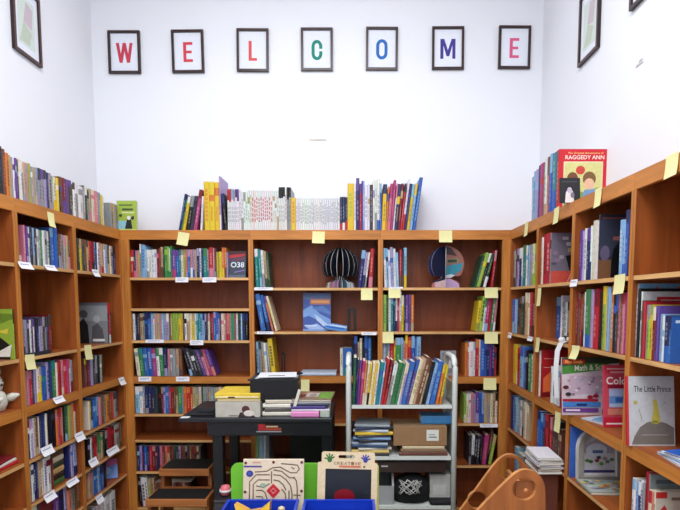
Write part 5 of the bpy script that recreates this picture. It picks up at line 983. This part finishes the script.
# yellow toy in the left bin
m = MB(); yx = onY(255, 505, 2.06).x; W2 = .075
m.prism([(-W2, -.12), (W2, -.12), (W2*.86, -.02), (W2*.9, .045), (W2*.35, .012), (-.02, .004), (-W2*.7, .022), (-W2*1.1, .036), (-W2*.9, -.02)], [], 0, .05, (236, 190, 60), (216, 160, 50))
A = Art(m, lambda u, v, o: (u, -o, v), 1, 1); A.ell(-.03, -.02, .012, .006, (190, 110, 60), 8); A.ell(.02, -.025, .014, .007, (190, 110, 60), 8)
zt_ = EYE-.885; o = m.build('toy', M['plastic'], mw=T3((yx, 2.03, zt_)) @ RX(-10)); tag(o, 'yellow toy with pointed ears sticking out of the left blue bin', 'toy')
m = MB(); m.bbox((-.03, 0, -.1), (.03, .03, -.004), (196, 170, 120), .006); m.lathe([(.006, 0), (.016, .004), (.014, .02), (.004, .026)], (206, 190, 150), 12, T3((.0, .015, -.0035))); o = m.build('toy', M['plastic'], mw=T3((yx+.11, 2.06, zt_-.012))); tag(o, 'small tan toy beside the yellow toy in the blue bin', 'toy')
m = MB(); m.bbox((-.03, 0, -.1), (.03, .02, .0), (226, 226, 230), .004); m.box((-.02, -.001, -.02), (.02, -.0003, -.008), (150, 170, 210)); o = m.build('card_box', M['card'], mw=T3((onY(349, 506, 2.05).x, 2.04, zt_-.002))); tag(o, 'small white box inside the right blue bin', 'box')
# pink and white ball on a crate beside the rack
m = MB(); pxx = onY(225.5, 490, 2.6); m.lathe([(.004, -.03), (.022, -.024), (.031, 0), (.022, .024), (.004, .03)], (214, 110, 120), 18); m.lathe([(.0312, -.006), (.0316, 0), (.0312, .006)], (232, 226, 226), 18)
o = m.build('ball', M['plastic'], mw=T3((pxx.x, 2.6, pxx.z)), smooth=True); tag(o, 'small pink and white ball left of the green rack', 'ball')
m = MB(); hz = pxx.z-.0306; m.bbox((pxx.x-.05, 2.53, .001), (pxx.x+.05, 2.67, hz), (40, 38, 42), .005); m.box((pxx.x-.04, 2.529, hz-.06), (pxx.x+.04, 2.5297, hz-.02), (60, 58, 64)); o = m.build('crate', M['plastic']); tag(o, 'dark tall crate under the pink and white ball', 'crate')
# ------------------------------------------------------------------ curved wooden rack at lower right
wr = empty('display_rack', T3((0, 0, 0))); tag(wr, 'curved orange wooden rack with round holes in the right foreground', 'wooden rack')
def smooth(pts, it=2):
    for _ in range(it):
        q = [pts[0]]
        for a, b in zip(pts[:-1], pts[1:]): q += [tuple(a[i]*.75+b[i]*.25 for i in (0, 1)), tuple(a[i]*.25+b[i]*.75 for i in (0, 1))]
        pts = q+[pts[-1]]
    return pts
def wpanel(Y, curve, holes, xl, xr):
    c = smooth(curve); P_ = [(onY(x, y, Y).x, onY(x, y, Y).z) for x, y in c]
    P_ = [(P_[0][0]-.12, .002), ]+P_+[(P_[-1][0], .002)]
    hs = []
    for hx, hy, hr in holes:
        q = onY(hx, hy, Y); rr = hr*Y/F; hs.append([(q.x+rr*math.cos(2*math.pi*k/28), q.z+rr*math.sin(2*math.pi*k/28)) for k in range(28)])
    m = MB(); m.prism(P_[::-1] if False else P_, hs, Y, Y+.02, (168, 100, 50), (206, 146, 88)); o = m.build('side_panel', M['wood']); o.parent = wr; return P_
Pf = wpanel(1.9, [(470, 522), (480, 508), (498, 490), (512, 476), (520, 470.5), (528, 469.5), (538, 473), (544, 481), (545.5, 492), (545.5, 520)], [(524.5, 489, 12.2)], 0, 0)
Pb = wpanel(2.15, [(452, 522), (462, 508), (476, 490), (488, 473), (498, 460), (506, 454.5), (514, 454.5), (522, 459), (529, 468), (531, 480), (531, 520)], [(509.5, 469, 12), (477.5, 500.5, 9.5)], 0, 0)
fx = Pf[-1][0]
m = MB(); q = onY(515, 478, 1.95); m.box((onY(506, 478, 2.05).x, 1.921, EYE-.92), (fx-.012, 1.935, EYE-.71), (150, 88, 44)); o = m.build('backboard', M['woodh']); o.parent = wr
m = MB(); m.tube([(onY(519.5, 479, 2.0).x, 1.9205, EYE-.745), (onY(519.5, 479, 2.0).x+.0, 2.149, EYE-.745)], .009, (214, 150, 92), 12)
for zz in (.25, .5): m.tube([(fx-.06, 1.9205, zz), (fx-.06, 2.149, zz)], .012, (200, 136, 80), 12)
o = m.build('dowels', M['wood'], smooth=True); o.parent = wr
flush_books(285)
# ------------------------------------------------------------------ lights, world, camera
def area(name, loc, sx, sy, power, col=(1, 1, 1), rot=(0, 0, 0)):
    l = bpy.data.lights.new(name, 'AREA'); l.shape = 'RECTANGLE'; l.size = sx; l.size_y = sy; l.energy = power; l.color = col
    o = bpy.data.objects.new(name, l); COL.objects.link(o); o.location = loc; o.rotation_euler = rot; return o
area('ceiling_panel_light', (-.28, 1.9, H-.05), 1.6, .9, 44, (.97, .985, 1))
area('ceiling_panel_light', (-.28, .2, H-.05), 1.6, .9, 60, (.97, .985, 1))
area('ceiling_panel_light', (-.28, -1.5, H-.05), 1.6, .9, 60, (.97, .985, 1))
w = bpy.data.worlds.new('room_air'); bpy.context.scene.world = w; w.use_nodes = True
w.node_tree.nodes['Background'].inputs['Color'].default_value = (.9, .95, 1, 1); w.node_tree.nodes['Background'].inputs['Strength'].default_value = .3
cd = bpy.data.cameras.new('camera'); cd.sensor_width = 36; cd.lens = F/680*36; cd.shift_x = -(PX-340)/680; cd.shift_y = (PY-255)/680; cd.clip_start = .02
co = bpy.data.objects.new('camera', cd); COL.objects.link(co); co.location = (0, 0, EYE); co.rotation_euler = (math.pi/2-TH, 0, 0)
sc = bpy.context.scene; sc.camera = co
sc.view_settings.view_transform = 'Standard'; sc.view_settings.look = 'None'; sc.view_settings.exposure = .08; sc.view_settings.gamma = 1.
